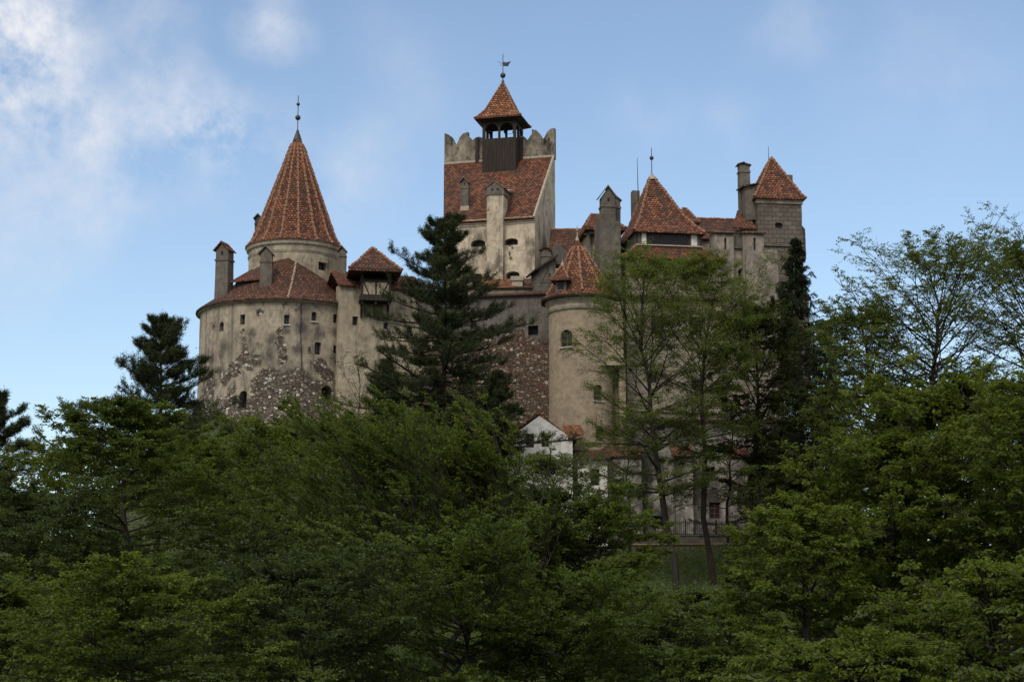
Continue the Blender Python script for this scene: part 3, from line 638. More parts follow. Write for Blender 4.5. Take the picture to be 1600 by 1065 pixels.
# ------------------------------------------------------------------ the tall square keep
def keep():
    fr0 = P(835.5, 338, 166); fl = P(697, 344, 168.1); a = math.degrees(math.atan2(fr0.y-fl.y, fr0.x-fl.x)); fr = Frame(fl.x, fl.y, a); Wd = math.hypot(fr0.x-fl.x, fr0.y-fl.y); D = 8.8
    t = Thing('square_tower', 'tall square keep with steep red lean-to roof, swallowtail battlements and open belfry', 'tower', (fl.x, fl.y, gz(fl.x, fl.y)))
    XL = fr.hit(695.5, 300, D)[0]; ze = fr0.z; br = fr.w((Wd, D, 0)); zr = Zy(241, br[1]); zb = Zy(470, 166)-8
    wins = [fwin(fr, 747, 380, 23, 11, arch=.45, bars=(1, 0), depth=.7), fwin(fr, 799, 377.5, 21, 11, arch=.45, bars=(1, 0), depth=.7), fwin(fr, 743, 434, 22, 14, arch=.5, bars=(1, 0), depth=.6),
            fwin(fr, 801, 431, 22, 15, arch=.5, bars=(2, 0), depth=.6), swin(fr, 843, 373, 4, 9, Wd, bars=(0, 0))]
    t.part('wall', MB(fr).prism([(0, 0), (Wd, 0), (Wd, D), (XL, D)], zb, [ze, ze, zr, zr], .8, .06), 'keep', wins=wins)
    co = MB(fr)
    for k, (h, o) in enumerate(((.62, .06), (.42, .16), (.22, .28))): co.box(-o, Wd+.02, -o, .1, ze-h, ze-h+.2)
    t.part('cornice', co, 'cornice')
    zl = lambda y: ze+(zr-ze)*y/D
    def rp(x, y): return (x, y, zl(y)+.16)
    t.part('roof', MB(fr).slab([rp(-.15, -.35), rp(Wd-.06, -.35), rp(Wd-.06, D-.55), rp(XL*(D-.55)/D-.15, D-.55)], .2), 'tile')
    vg = MB(fr); pts = [(Wd-.05, -.3, zl(-.3)+.2)]
    vg.tube([(Wd-.04, -.3, zl(-.3)+.15), (Wd-.04, D-.55, zl(D-.55)+.15)], .13, 6); t.part('verge_mortar', vg, 'mortar')
    # parapet with swallowtail merlons on the back wall
    y = D-.6
    H = lambda px, py: fr.hit(px, py, y)
    zb_ = zl(D)-.6
    def merlon(p): 
        pts = [H(*q) for q in p]; return [(pts[0][0], zb_)]+[(pts[-1][0], zb_)]+pts[::-1]
    arc = lambda x0, y0, x1, y1, k, n=6: [(x0+(x1-x0)*i/n, y0+(y1-y0)*(1-(1-i/n)**k if k > 0 else (i/n)**-k)) for i in range(n+1)]
    left = [(694.5, 208), (700, 210), (706, 214), (709.5, 221), (712.5, 227), (714.5, 224), (718, 215), (723, 209), (731, 206), (731, 212), (735, 215), (738, 219), (740, 218), (743, 215), (748, 213.5), (753, 215), (758, 219)]
    right = [(803, 217), (808, 215), (812, 212.5), (817, 212.5), (821, 215), (823, 220), (826, 216), (831, 209), (831, 202), (838, 203.5), (843.5, 209), (848.5, 217.5), (851, 214), (855, 206), (861, 201), (866.5, 200)]
    pm = MB(fr); pm.extrude(merlon(left), y, D); pm.extrude(merlon(right), y, D); xm0 = H(757.9, 219)[0]; xm1 = H(803.1, 217)[0]; zc = H(780, 219)[1]
    pm.box(xm0-.02, xm1+.02, y+.003, D-.003, zb_, zc); 
    t.part('battlement', pm, 'parapet')
    lg = MB(fr); x0 = H(694, 243)[0]; x1 = H(866.5, 238)[0]; lg.box(x0, x1, y-.09, y+.05, zl(y)+.12, zl(y)+.34); t.part('flashing', lg, 'mortar')
    for px in (746, 815):
        x, z = H(px, 240); t.part('pier', MB(fr).box(x-.16, x+.16, y-.22, y+.02, zl(y)-.1, H(px, 216)[1]), 'belfry')
    # chimney breast on the front
    x0, _ = fr.hit(760.5, 380, -.7); x1, _ = fr.hit(786, 380, -.7); x0b, zt = fr.hit(760, 303, -.55); hw = (x1-x0)/2; xc = (x0+x1)/2
    cb = MB(fr).prism([(x0, -.7), (x1, -.7), (x1, .9), (x0, .9)], zb+6, zt-.2, .7, .035); ch = t.part('chimney', cb, 'keep')
    za = fr.hit(772, 283, -.7)[1]
    hd = MB(fr).box(x0-.1, x1+.1, -.78, 1.0, zt-.197, zt+.15); hd.box(x0-.05, x1+.05, -.72, .94, zt+.153, zt+.5); hd.extrude([(x0-.05, zt+.503), (x1+.05, zt+.503), (xc, za-.1)], -.72, .94); t.part('flue_head', hd, 'chimney', ch)
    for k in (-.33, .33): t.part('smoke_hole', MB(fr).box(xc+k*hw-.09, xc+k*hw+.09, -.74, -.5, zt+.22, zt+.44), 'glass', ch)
    cp = MB(fr); e = hw+.2; cp.slab([(xc-e, -.8, zt+.45), (xc, -.8, za), (xc, 1.02, za), (xc-e, 1.02, zt+.45)][::-1], .08); cp.slab([(xc, -.8, za), (xc+e, -.8, zt+.45), (xc+e, 1.02, zt+.45), (xc, 1.02, za)], .08); t.part('cap', cp, 'chimney', ch)
    # roof light beside it
    x, z = fr.hit(788, 312, 1.4); hz = zl(1.4)
    sk = MB(fr).box(x-.3, x+.3, .9, 3.2, hz-.6, hz+1.5); do = t.part('dormer', sk, 'chimney'); t.part('dormer_window', MB(fr).box(x-.18, x+.18, .88, 1, hz+.4, hz+1.3), 'glass', do)
    t.part('dormer_roof', MB(fr).slab([(x-.42, .75, hz+1.5), (x+.42, .75, hz+1.5), (x+.42, 3.2, hz+2.3), (x-.42, 3.2, hz+2.3)], .08), 'mortar', do)
    # small chimney on the left of the roof
    def roof_y(px, py):
        lo, hi = 0, D
        for _ in range(40):
            m = (lo+hi)/2; x, z = fr.hit(px, py, m)
            if z > zl(m)+.16: lo = m
            else: hi = m
        return m
    ys = roof_y(726, 328); wp = fr.w((fr.hit(726, 328, ys)[0], ys, 0)); chimney(t, 725.5, 277, 328, wp[1], 14, a, holes=1, cap='chimney', deep=.6)
    xx = fr.hit(726, 325, ys)[0]; t.part('flashing', MB(fr).box(xx-.42, xx+.42, ys-.06, ys+.3, zl(ys)+.1, zl(ys)+.55), 'mortar')
    # belfry
    yb = roof_y(780, 268); x0 = fr.hit(753.5, 240, yb)[0]; x1 = fr.hit(806, 240, yb)[0]; w = x1-x0; d = min(w, D-.1-yb+.9); zt = fr.hit(780, 215.5, yb)[1]
    bel = MB(fr).box(x0, x1, yb, yb+d, zl(yb)-.3, zt); bo = t.part('belfry', bel, 'belfry')
    bd = MB(fr)
    for k in range(13): xk = x0+.02+k*(w-.1)/12; bd.box(xk, xk+.06, yb-.04, yb-.002, zl(yb)+.12, zt-.05)
    t.part('cover_strips', bd, 'belfry', bo)
    zo = fr.hit(775, 190, yb)[1]
    def arcade(mb, xa, xb, yy0, yy1, side):
        m = (xa+xb)/2; segs = [(xa+.28, m-.1), (m+.1, xb-.28)]
        zsp = zt+(zo-zt)*.5
        for (p, q) in segs:
            r = (q-p)/2; cc = (p+q)/2; pts = [(p, zo)]+[(cc+r*math.cos(math.pi-math.pi*i/10), zsp+min(r, zo-zsp-.12)*math.sin(math.pi*i/10)) for i in range(11)]+[(q, zo)]
            if side is None: mb.extrude(pts, yy0, yy1)
            else:
                n = len(pts); mb.add([(yy0, px_, pz) for px_, pz in pts]+[(yy1, px_, pz) for px_, pz in pts], [tuple(range(n)), tuple(range(2*n-1, n-1, -1))]+[(i+n, (i+1) % n+n, (i+1) % n, i) for i in range(n)])
    ar = MB(fr)
    arcade(ar, x0, x1, yb+.02, yb+.2, None); arcade(ar, yb, yb+d, x0+.02, x0+.2, 1); arcade(ar, yb, yb+d, x1-.2, x1-.02, 1)
    t.part('arcade', ar, 'wood', bo)
    for px_ in (x0+.003, (x0+x1)/2-.1, x1-.285):
        ww = .2 if x0+.1 < px_ < x1-.4 else .28
        for yy in (yb+.004, yb+d-.25): t.part('post', MB(fr).box(px_, px_+ww, yy, yy+.24, zt-.1, zo+.02), 'wood', bo)
    for xx_ in (x0+.01, x1-.25): t.part('post', MB(fr).box(xx_, xx_+.24, yb+d/2-.1, yb+d/2+.1, zt-.1, zo+.02), 'wood', bo)
    e = .68; zz = zo-.25; za = fr.hit(775, 129, yb+d/2)[1]; xa = fr.hit(775, 129, yb+d/2)[0]
    zz = fr.hit(740, 184, yb-e)[1]
    hip_roof(t, fr, x0-e, x1+e, yb-e, yb+d+e, zz, za, flare=.62, mat='tile_fresh', name='belfry_roof', parent=bo, apex=((x0+x1)/2, yb+d/2), th=.12, rr=.085)
    sf = MB(fr).rings([[(x0-.1, yb-.1, zo-.02), (x1+.1, yb-.1, zo-.02), (x1+.1, yb+d+.1, zo-.02), (x0-.1, yb+d+.1, zo-.02)], [(x0-e+.08, yb-e+.08, zz-.123), (x1+e-.08, yb-e+.08, zz-.123), (x1+e-.08, yb+d+e-.08, zz-.123), (x0-e+.08, yb+d+e-.08, zz-.123)]])
    t.part('soffit', sf, 'wood', bo)
    ap = fr.w(((x0+x1)/2, yb+d/2, za)); top = Zy(84, ap[1])
    finial(t, (ap[0], ap[1], top), (ap[0], ap[1], za-.05), [(Zy(118, ap[1]), .28)], parent=bo)
    zv = Zy(99.5, ap[1]); vn = MB(Frame(ap[0], ap[1], 12)).extrude([(.05, zv-.28), (.55, zv-.25), (.62, zv-.05), (.82, zv+.3), (.3, zv+.12), (.05, zv+.2)], -.02, .02); vn.tube([(-.5, 0, zv+.2), (-.25, 0, zv+.05), (.05, 0, zv)], .022, 5); vn.tube([(-.3, 0, zv-.3), (-.15, 0, zv-.1), (.05, 0, zv-.02)], .02, 5)
    t.part('weather_vane', vn, 'metal', bo)
    # floodlights and aerial on the parapet
    for px in (789.5, 803):
        x, z = H(px, 206); f = MB(fr).add([(x-.2, y, z), (x, y-.12, z-.28), (x+.24, y, z+.02), (x+.02, y+.1, z+.3), (x-.16, y+.25, z), (x+.03, y+.25, z-.22), (x+.2, y+.25, z+.02), (x+.02, y+.3, z+.22)], [(0, 1, 2, 3), (7, 6, 5, 4), (0, 4, 5, 1), (1, 5, 6, 2), (2, 6, 7, 3), (3, 7, 4, 0)]); f.tube([(x, y+.1, z-.25), (x, y+.1, zc-.1)], .03, 5)
        t.part('floodlight', f, 'iron')
    xa, za_ = H(812, 207); an = MB(fr); an.tube([(xa-1.6, y+.1, za_-.05), (xa+.4, y+.1, za_+.0)], .018, 4); an.tube([(xa, y+.1, zc-.3), (xa, y+.1, za_+.4)], .02, 4)
    for k in range(5): an.tube([(xa-.5+k*.2, y+.1, za_-.03+.3), (xa-.5+k*.2, y+.1, za_-.25)], .01, 3)
    t.part('aerial', an, 'iron')
keep()

# ------------------------------------------------------------------ round stair tower
def stair_tower():
    Y = 155; c = P(908, 480, Y); s = mpp(480, Y); R = 50.5*s; ze = Zy(472, Y); zb = Zy(715, 152)-5
    t = Thing('round_tower', 'slender tan round stair tower with polygonal red roof in the castle\'s middle', 'tower', (c.x, Y, gz(c.x, Y)))
    wins = [cwin(c, R, 884.5, 528, 18, 27, arch=1, bars=(1, 2), sill=True, depth=.3), cwin(c, R, 935, 613, 14, 25, arch=1, bars=(1, 2), sill=True, depth=.3), cwin(c, R, 938, 677, 14, 24, arch=1, bars=(1, 2), depth=.3)]
    t.part('wall', MB().lathe(c, [(R+max(0, (.55*(ze-zb)-(z-zb)))*.018, z) for z in [zb+(ze-zb)*k/26 for k in range(27)]], 64, amp=.02), 'stair', smooth=True, wins=wins)
    t.part('cornice', MB().lathe(c, [(R-.2, ze-1.25), (R+.02, ze-1.2), (R+.16, ze-1.05), (R+.2, ze-.8), (R+.1, ze-.7), (R+.15, ze-.5), (R+.32, ze-.3), (R+.34, ze-.1), (R-.2, ze-.09)], 64), 'cornice', smooth=True)
    e = 3.65; t.part('eaves', MB().lathe(c, [(R-.1, ze-.08), (e-.05, ze-.12), (e, ze+.06), (R-.1, ze+.07)], 10, rot=math.pi/10), 'wood')
    ax = P(902, 372, Y-.3); za = ax.z; rg = []; n = 10; rot = -math.pi/2
    prf = [(e, ze+.07), (e*.86, ze+.42), (e*.72, ze+1.15)]; H = za-prf[-1][1]
    prf += [(e*.72*(1-k/5)+.03*k/5, prf[2][1]+H*k/5) for k in range(1, 6)]
    tot = za-ze
    for r, z in prf:
        f = (z-ze)/tot; cx, cy = c.x+(ax.x-c.x)*f, c.y+(ax.y-c.y)*f; rg.append([(cx+r*math.cos(rot+2*math.pi*i/n), cy+r*math.sin(rot+2*math.pi*i/n), z) for i in range(n)])
    ro = t.part('roof', MB().rings(rg), 'tile')
    rd = MB()
    for i in range(n):
        for a, b in zip(rg[1:], rg[2:-1]): rd.ridge(a[i], b[i], .13, .38)
    t.part('ridge_tiles', rd, 'ridge', ro)
    finial(t, (ax.x, ax.y, Zy(353, Y)), (ax.x, ax.y, za-.15), [(Zy(361, Y), .13)], .04, mat='mortar', parent=ro)
    # pointed dormer
    q = P(876, 450, Y-2.6); fr = Frame(q.x, q.y, -16); w = 17*s
    t_ = MB(fr).box(-w/2, w/2, 0, 1.8, q.z-.4, Zy(437, q.y)); do = t.part('dormer', t_, 'greywood'); zz = Zy(437, q.y); t.part('dormer_window', MB(fr).box(-w*.28, w*.28, -.03, .1, q.z-.1, zz-.12), 'glass', do)
    o = hip_roof(t, fr, -w*.92, w*.92, -.45, 1.9, zz, Zy(411, q.y), flare=.35, mat='tile', name='dormer_roof', parent=do, rr=.09, apex=(0, .65))
    finial(t, (fr.w((0, .65, 0))[0], fr.w((0, .65, 0))[1], Zy(402, q.y)), (*fr.w((0, .65, 0))[:2], Zy(412, q.y)), [], .03, mat='mortar', parent=do)
    # boxed-out bay with corbel, and the pilaster below it
    fb = Frame(P(932, 560, 152.8).x, 152.7, 6); wb = 42*s; zt, z0 = Zy(541, 152.6), Zy(565, 152.6)
    bay = MB(fb).prism([(0, 0), (wb, 0), (wb, 3.5), (0, 3.5)], z0, Zy(470, 152.6), .8, .02); bo = t.part('bay', bay, 'stair')
    t.part('ledge', MB(fb).box(-.15, wb+.1, -.18, 3.4, z0-.28, z0-.004), 'cornice', bo)
    t.part('corbel', MB(fb).extrude([(0, z0-.29), (.05, z0-1.1), (.35, z0-1.1), (.55, z0-.7), (.6, z0-.29)], .1, 2.0), 'cornice', bo)
    t.part('recess_wall', MB(fb).box(-.3, wb-.1, 1.9, 2.6, zb, z0-.29), 'stair')
    fp = Frame(P(968, 640, 153.4).x, 153.4, 4); t.part('pilaster', MB(fp).prism([(0, 0), (.55, 0), (.55, 1.2), (0, 1.2)], zb, z0-.29, .8, .02), 'stair')
stair_tower()

# ------------------------------------------------------------------ roofs behind the stair tower
def back_houses():
    fr = Frame(P(862, 400, 166.5).x, 166.5, -4); s = mpp(380, 167); w = 66*s
    t = Thing('house', 'house with broad dark red roof behind the stair tower\'s pointed roof', 'building', (fr.x, fr.y, gz(fr.x, fr.y)))
    ze = Zy(405, 166.5); zr = Zy(359, 170)
    t.part('wall', MB(fr).prism([(0, 0), (w, 0), (w, 7), (0, 7)], ze-16, ze), 'cream')
    r = MB(fr).slab([(-.3, -.4, ze-.1), (w+.3, -.4, ze-.1), (w+.3, 3.5, zr), (-.3, 3.5, zr)], .14); r.slab([(-.3, 3.5, zr), (w+.3, 3.5, zr), (w+.3, 7.4, ze-.1), (-.3, 7.4, ze-.1)], .14); ro = t.part('roof', r, 'tile_dark')
    t.part('ridge_tiles', MB().ridge(fr.w((-.3, 3.5, zr)), fr.w((w+.3, 3.5, zr)), .12), 'ridge', ro)
    t.part('gable', MB(fr).extrude([(0, ze-.2), (w, ze-.2), (w, ze), (0, ze)], .1, 6.9), 'cream')
    # grey timbered lean-to with its chimney
    f2 = Frame(P(843, 420, 160.2).x, 160.2, 14); w2 = 26*mpp(420, 160); zt = Zy(408, 160)
    t = Thing('timber_house', 'small grey timbered house wedged between keep and stair tower', 'building', (f2.x, f2.y, gz(f2.x, f2.y)))
    wl = [fwin(f2, 858, 432, 5, 10, bars=(1, 1), depth=.15)]
    t.part('wall', MB(f2).prism([(0, 0), (w2, 0), (w2, 3), (0, 3)], Zy(470, 160)-5, [zt-.5, zt+.6, zt+.6, zt-.5], .8, .02), 'chimney', wins=wl)
    b = MB(f2)
    for x in (.02, w2/2, w2-.2): b.box(x, x+.16, -.03, .05, Zy(465, 160), zt-.35)
    b.tube([(.1, 0, zt-2), (w2/2, 0, zt-.6)], .06, 4); b.box(0, w2, -.034, .04, zt-1.9, zt-1.75)
    t.part('timber_frame', b, 'greywood')
    t.part('roof', MB(f2).slab([(-.45, -.4, zt-.72), (w2+.1, -.4, zt+.68), (w2+.1, 3.3, zt+.68), (-.45, 3.3, zt-.72)], .16), 'wood')
    chimney(t, 854, 386, 425, 161, 16, 10, holes=0, cap='tile_dark', gable=.2); 
    g = P(872, 393, 161.5); gb = MB(Frame(g.x, g.y, 8)).extrude([(-.75, g.z-1.2), (.75, g.z-1.2), (.75, g.z), (0, g.z+.8), (-.75, g.z)], 0, 1.6); t.part('dormer', gb, 'greywood')
    # small house with rounded red roof left of the big chimney
    f3 = Frame(P(922, 370, 161.5).x, 161.5, 8); w3 = 45*mpp(370, 161); ze = Zy(354, 161)
    t = Thing('house', 'narrow cream house with ragged red roof just left of the big grey chimney', 'building', (f3.x, f3.y, gz(f3.x, f3.y)))
    t.part('wall', MB(f3).prism([(0, 0), (w3, 0), (w3, 5), (0, 5)], Zy(470, 160)-5, ze), 'cream', wins=[fwin(f3, 931, 402, 6, 9, bars=(1, 1), depth=.2)])
    b = MB(f3).tube([(.05, 0, Zy(410, 161)), (1.3, 0, Zy(380, 161))], .1, 4); b.box(.02, .2, -.04, .05, Zy(455, 161), ze-.1); t.part('timber_frame', b, 'greywood')
    hip_roof(t, f3, -.5, w3+.6, -.5, 5.5, ze, Zy(333, 163.5), ridge=w3*.6, flare=.1, mat='tile', th=.25)
    t.part('eaves', MB(f3).slab([(-.6, -.75, Zy(363, 161)-.25), (1.2, -.75, Zy(363, 161)+.1), (1.2, .02, Zy(363, 161)+.35), (-.6, .02, Zy(363, 161))], .1), 'wood')
    # long roof running back from the palace towards the stone tower
    f4 = Frame(P(1085, 365, 167).x, 167, 6); w4 = 110*mpp(360, 167); ze = Zy(372, 167); zr = Zy(343, 170.5)
    t = Thing('house', 'range with low dark red roof behind the battlements, left of the stone tower', 'building', (f4.x, f4.y, gz(f4.x, f4.y)))
    t.part('wall', MB(f4).prism([(0, 0), (w4, 0), (w4, 6), (0, 6)], ze-14, ze), 'eastwall')
    r = MB(f4).slab([(-.3, -.4, ze-.1), (w4, -.4, ze-.1), (w4, 3, zr), (-.3, 3, zr)], .14); r.slab([(-.3, 3, zr), (w4, 3, zr), (w4, 6.4, ze-.1), (-.3, 6.4, ze-.1)], .14); ro = t.part('roof', r, 'tile_dark')
    t.part('ridge_tiles', MB().ridge(f4.w((-.3, 3, zr)), f4.w((w4, 3, zr)), .12), 'ridge', ro)
back_houses()

# ------------------------------------------------------------------ the palace with its two-tier hipped roof
def palace():
    c = P(978, 420, 157); fr = Frame(c.x, c.y, 9); s = mpp(420, 157); Wd = 152*s; D = 11
    t = Thing('palace', 'cream palace wing with two-tier hipped red roof behind the slender trees', 'building', (c.x, c.y, gz(c.x, c.y)))
    ze = Zy(401, 157); zb = Zy(700, 157)-5
    wins = [fwin(fr, 1028, 508, 20, 30, bars=(1, 2), sill=True), fwin(fr, 1087, 510, 20, 30, bars=(1, 2), sill=True), fwin(fr, 1022, 588, 13, 20, bars=(1, 1)), fwin(fr, 1090, 600, 20, 14, bars=(1, 1)),
            fwin(fr, 1042, 430, 12, 18, bars=(1, 1)), fwin(fr, 1098, 430, 12, 18, bars=(1, 1))]
    t.part('wall', MB(fr).prism([(0, 0), (Wd, 0), (Wd, D), (0, D)], zb, ze), 'palace', wins=wins)
    sc = MB(fr); z = Zy(463, 157); sc.slab([(-.1, -.32, z-.1), (Wd, -.32, z-.1), (Wd, .02, z+.18), (-.1, .02, z+.18)], .1); t.part('string_course', sc, 'tile_dark')
    z = Zy(640, 157); t.part('string_course', MB(fr).box(-.12, Wd+.1, -.22, .02, z-.12, z+.18), 'cornice')
    t.part('string_course', MB(fr).box(-.08, Wd+.05, -.14, .02, ze-.75, ze-.45), 'cornice')
    # lower roof tier
    xb0 = fr.hit(993, 370, 1.5)[0]; xb1 = fr.hit(1096, 370, 1.5)[0]; y0 = 1.5; y1 = y0+(xb1-xb0)*1.25; zs = Zy(383, 158.5)
    e = .6
    rs = [[(-e, -e, ze-.22), (Wd+.3, -e, ze-.22), (Wd+.3, D+e, ze-.22), (-e, D+e, ze-.22)], [(-e, -e, ze-.08), (Wd+.3, -e, ze-.08), (Wd+.3, D+e, ze-.08), (-e, D+e, ze-.08)],
          [(xb0-.9, y0-1.1, ze+.45), (xb1+1.2, y0-1.1, ze+.45), (xb1+1.2, y1+1.6, ze+.45), (xb0-.9, y1+1.6, ze+.45)], [(xb0-.03, y0-.03, zs), (xb1+.03, y0-.03, zs), (xb1+.03, y1+.03, zs), (xb0-.03, y1+.03, zs)]]
    lo = t.part('lower_roof', MB(fr).rings(rs), 'tile')
    rd = MB()
    for k in (0, 1):
        for a, b in zip(rs[1:], rs[2:]): rd.ridge(fr.w(a[k]), fr.w(b[k]), .14)
    t.part('ridge_tiles', rd, 'ridge', lo)
    # glazed attic band
    zt = Zy(361, 158.5); bd = MB(fr).box(xb0, xb1, y0, y1, zs-.8, zt+.1); bo = t.part('attic', bd, 'greywood')
    wd = xb1-xb0
    pl = MB(fr).box(xb0+.16*wd-.75*.55, xb0+.16*wd, y0-.05, y0-.001, zs+.2, zt-.12); pl.box(xb1-.16*wd+.02, xb1-.16*wd+.55, y0-.05, y0-.001, zs+.2, zt-.12); t.part('infill_panel', pl, 'whitehouse', bo)
    for k in range(3):
        xa = xb0+.19*wd+k*.205*wd; t.part('attic_window', MB(fr).box(xa+.05, xa+.19*wd, y0-.04, y0-.001, zs+.22, zt-.12), 'glass', bo)
    tr = MB(fr)
    for k in range(4): xa = xb0+.18*wd+k*.208*wd; tr.box(xa-.05, xa+.05, y0-.09, y0-.003, zs+.05, zt)
    for x in (xb0+.02, xb1-.16): tr.box(x, x+.14, y0-.1, y0-.004, zs, zt)
    tr.box(xb0, xb1, y0-.12, y0-.005, zt-.12, zt+.06); t.part('timber_frame', tr, 'wood', bo)
    t.part('sill', MB(fr).box(xb0-.05, xb1+.05, y0-.22, y0-.006, zs+.02, zs+.14), 'mortar', bo)
    # upper roof
    za = Zy(270, 161.5); e = .25
    up = hip_roof(t, fr, xb0-e, xb1+e, y0-.45, y1+.4, zt+.05, za, flare=.42, mat='tile', name='upper_roof', th=.15, rr=.14, ridge=.3, apex=((xb0+xb1)/2-.55, (y0+y1)/2))
    ap = fr.w(((xb0+xb1)/2-.55, (y0+y1)/2-.02, za)); finial(t, (ap[0], ap[1], Zy(231, ap[1])), ap, [(Zy(247, ap[1]), .2)], parent=up)
    t.part('lead_cap', MB().lathe(ap, [(.4, za-.3), (.12, za+.25)], 8), 'mortar', up)
    q = P(997, 290, 163); t.part('lightning_rod', MB().tube([(q.x, q.y, q.z-1.5), (q.x-.05, q.y, Zy(246, 163))], [.05, .018], 5), 'iron')
    fq = Frame(P(994, 300, 165.5).x, 165.5, 9); t.part('flue', MB(fq).box(-.35, .35, 0, .8, Zy(390, 164), Zy(291, 164)), 'chimney')
    # low hip behind to the right
    f2 = Frame(P(1062, 350, 164).x, 164, 9); w2 = 34*mpp(350, 164); z2 = Zy(345, 164)
    hip_roof(t, f2, 0, w2, 0, 4, z2, Zy(325, 166), flare=.2, mat='tile', name='rear_roof', rr=.1, ridge=.4); t.part('rear_wall', MB(f2).box(.3, w2-.3, .3, 3.7, z2-3.5, z2-.13), 'greywood')
    # the big double chimney
    chimney(t, 951, 290, 425, 156.2, 25, 9, holes=1, cap='chimney', gable=.7, deep=3); chimney(t, 961, 304, 425, 157.4, 20, 9, holes=1, cap='chimney', gable=.4, deep=3)
    sh = P(953, 360, 156.3); s2 = mpp(360, 156); fz = Frame(sh.x, 155.9, 9); t.part('chimney_breast', MB(fz).prism([(-.95, 0), (.9, 0), (.9, 2.2), (-.95, 2.2)], Zy(470, 156)-3, Zy(345, 156), .7, .03), 'chimney')
palace()

# ------------------------------------------------------------------ battlemented wall and stone tower on the right
def east_wall():
    c = P(1112, 400, 158.5); fr = Frame(c.x, c.y, 7); s = mpp(400, 158.5); Wd = 108*s
    t = Thing('battlement_wall', 'patchy grey and cream wall with two tile-topped merlons left of the stone tower', 'castle wall', (c.x, c.y, gz(c.x, c.y)))
    zt = Zy(388, 159); zb = Zy(720, 159)-4
    wins = [fwin(fr, 1160, 428, 10, 22, arch=1, bars=(1, 1), depth=.5)]
    t.part('wall', MB(fr).prism([(0, .4), (Wd, .4), (Wd, 1.8), (0, 1.8)], zb, zt), 'eastwall', wins=[Win(w.fr.w((0, .4, w.z)), (-fr.v[0], -fr.v[1]), w.w, w.h, arch=1, bars=(1, 1), depth=.5) for w in wins])
    for a, b, top, bot in ((1116, 1146, 361, 440), (1160, 1193, 361, 440)):
        x0, z1 = fr.hit(a, top); x1, _ = fr.hit(b, top); xm, zm = fr.hit((a+b)/2+2, 381)
        sl = Win(fr.w(((x0+x1)/2+.12, 0, zm)), (-fr.v[0], -fr.v[1]), .2, 1.15, depth=.5, bars=(0, 0), name='arrow_slit')
        t.part('merlon', MB(fr).prism([(x0, 0), (x1, 0), (x1, 1.9), (x0, 1.9)], Zy(bot, 159), z1, .7, .04), 'eastwall', wins=[sl])
        t.part('merlon_cap', MB(fr).slab([(x0-.18, -.25, z1-.1), (x1+.18, -.25, z1-.1), (x1+.18, 2.0, z1+.42), (x0-.18, 2.0, z1+.42)], .14), 'tile_dark')
    xa, _ = fr.hit(1116, 384); t.part('ledge', MB(fr).box(fr.hit(1146, 388)[0]+.01, fr.hit(1160, 388)[0]-.01, .2, 1.9, zt+.004, zt+.22), 'chimney')
    # sloping buttress
    x0, z0 = fr.hit(1165, 396, -.3); x1, _ = fr.hit(1194, 396, -.3); x2, z2 = fr.hit(1216, 430, -.3); z3 = fr.hit(1200, 408, -.3)[1]
    bt = MB(fr).extrude([(x0, zb), (x2+.15, zb), (x2, z2), (x1+.35, z3), (x1, z0), (x0, z0)], -.35, 1.9); t.part('buttress', bt, 'eastwall')
    # stone tower
    c = P(1183, 310, 164); fr = Frame(c.x, c.y, 7); s = mpp(310, 164); Wd = 71*s; D = 4.6; ze = Zy(309, 164)
    t = Thing('stone_tower', 'square tower of grey stone blocks with red pyramid roof at the castle\'s right end', 'tower', (c.x, c.y, gz(c.x, c.y)))
    t.part('wall', MB(fr).prism([(0, 0), (Wd, 0), (Wd, D), (0, D)], ze-18, ze, .8, .05), 'block', wins=[fwin(fr, 1217, 352, 12, 9, bars=(0, 0), arch=.4)])
    zl = Zy(384, 164); t.part('string_course', MB(fr).box(-.03, Wd+.1, -.14, .05, zl, zl+.2), 'block')
    t.part('cornice', MB(fr).box(-.1, Wd+.1, -.12, D+.1, ze-.5, ze-.02), 'cornice')
    hip_roof(t, fr, -.35, Wd+.3, -.4, D+.4, ze, Zy(243, 166), flare=.12, mat='tile', rr=.13)
    bx, bz = fr.hit(1253, 355, 2); t.part('bay', MB(fr).prism([(Wd-.1, 1.2), (Wd+.75, 1.6), (Wd+.75, 3.4), (Wd-.1, 3.8)], Zy(405, 166), [Zy(345, 166), Zy(357, 166), Zy(357, 166), Zy(345, 166)], .7, .04), 'block')
    t.part('buttress', MB(fr).prism([(Wd*.55, -.9), (Wd+.15, -.9), (Wd+.15, .1), (Wd*.55, .1)], ze-18, Zy(460, 164), .8, .05), 'block')
    q = P(1201, 250, 168); t.part('lightning_rod', MB().tube([(q.x, q.y, q.z-2.5), (q.x, q.y, Zy(229, 168))], [.05, .02], 5), 'iron')
    # tall chimney on its left, with the little roofs at its foot
    chimney(t, 1163.5, 254, 345, 166, 19, 6, holes=0, cap='tile', gable=.12, deep=2)
    f2 = Frame(P(1146, 350, 163).x, 163, 10); w2 = 36*mpp(350, 163); z2 = Zy(356, 163)
    t.part('lean_to_roof', MB(f2).slab([(-.2, -.4, z2-.05), (w2, -.4, z2-.05), (w2, 3.0, Zy(328, 166)), (w2*.62, 3.0, Zy(328, 166))], .14), 'tile')
    t.part('lean_to_wall', MB(f2).box(.3, w2, .1, 2.9, z2-6, z2-.15), 'chimney')
    t.part('side_turret', MB(fr).box(-.95, -.01, .6, 2.6, Zy(345, 165), Zy(293, 165)), 'chimney'); t.part('side_turret_roof', MB(fr).slab([(-1.25, .3, Zy(293, 165)), (.3, .3, Zy(288, 165)), (.3, 2.9, Zy(284, 165)), (-1.25, 2.9, Zy(289, 165))], .12), 'tile_dark')
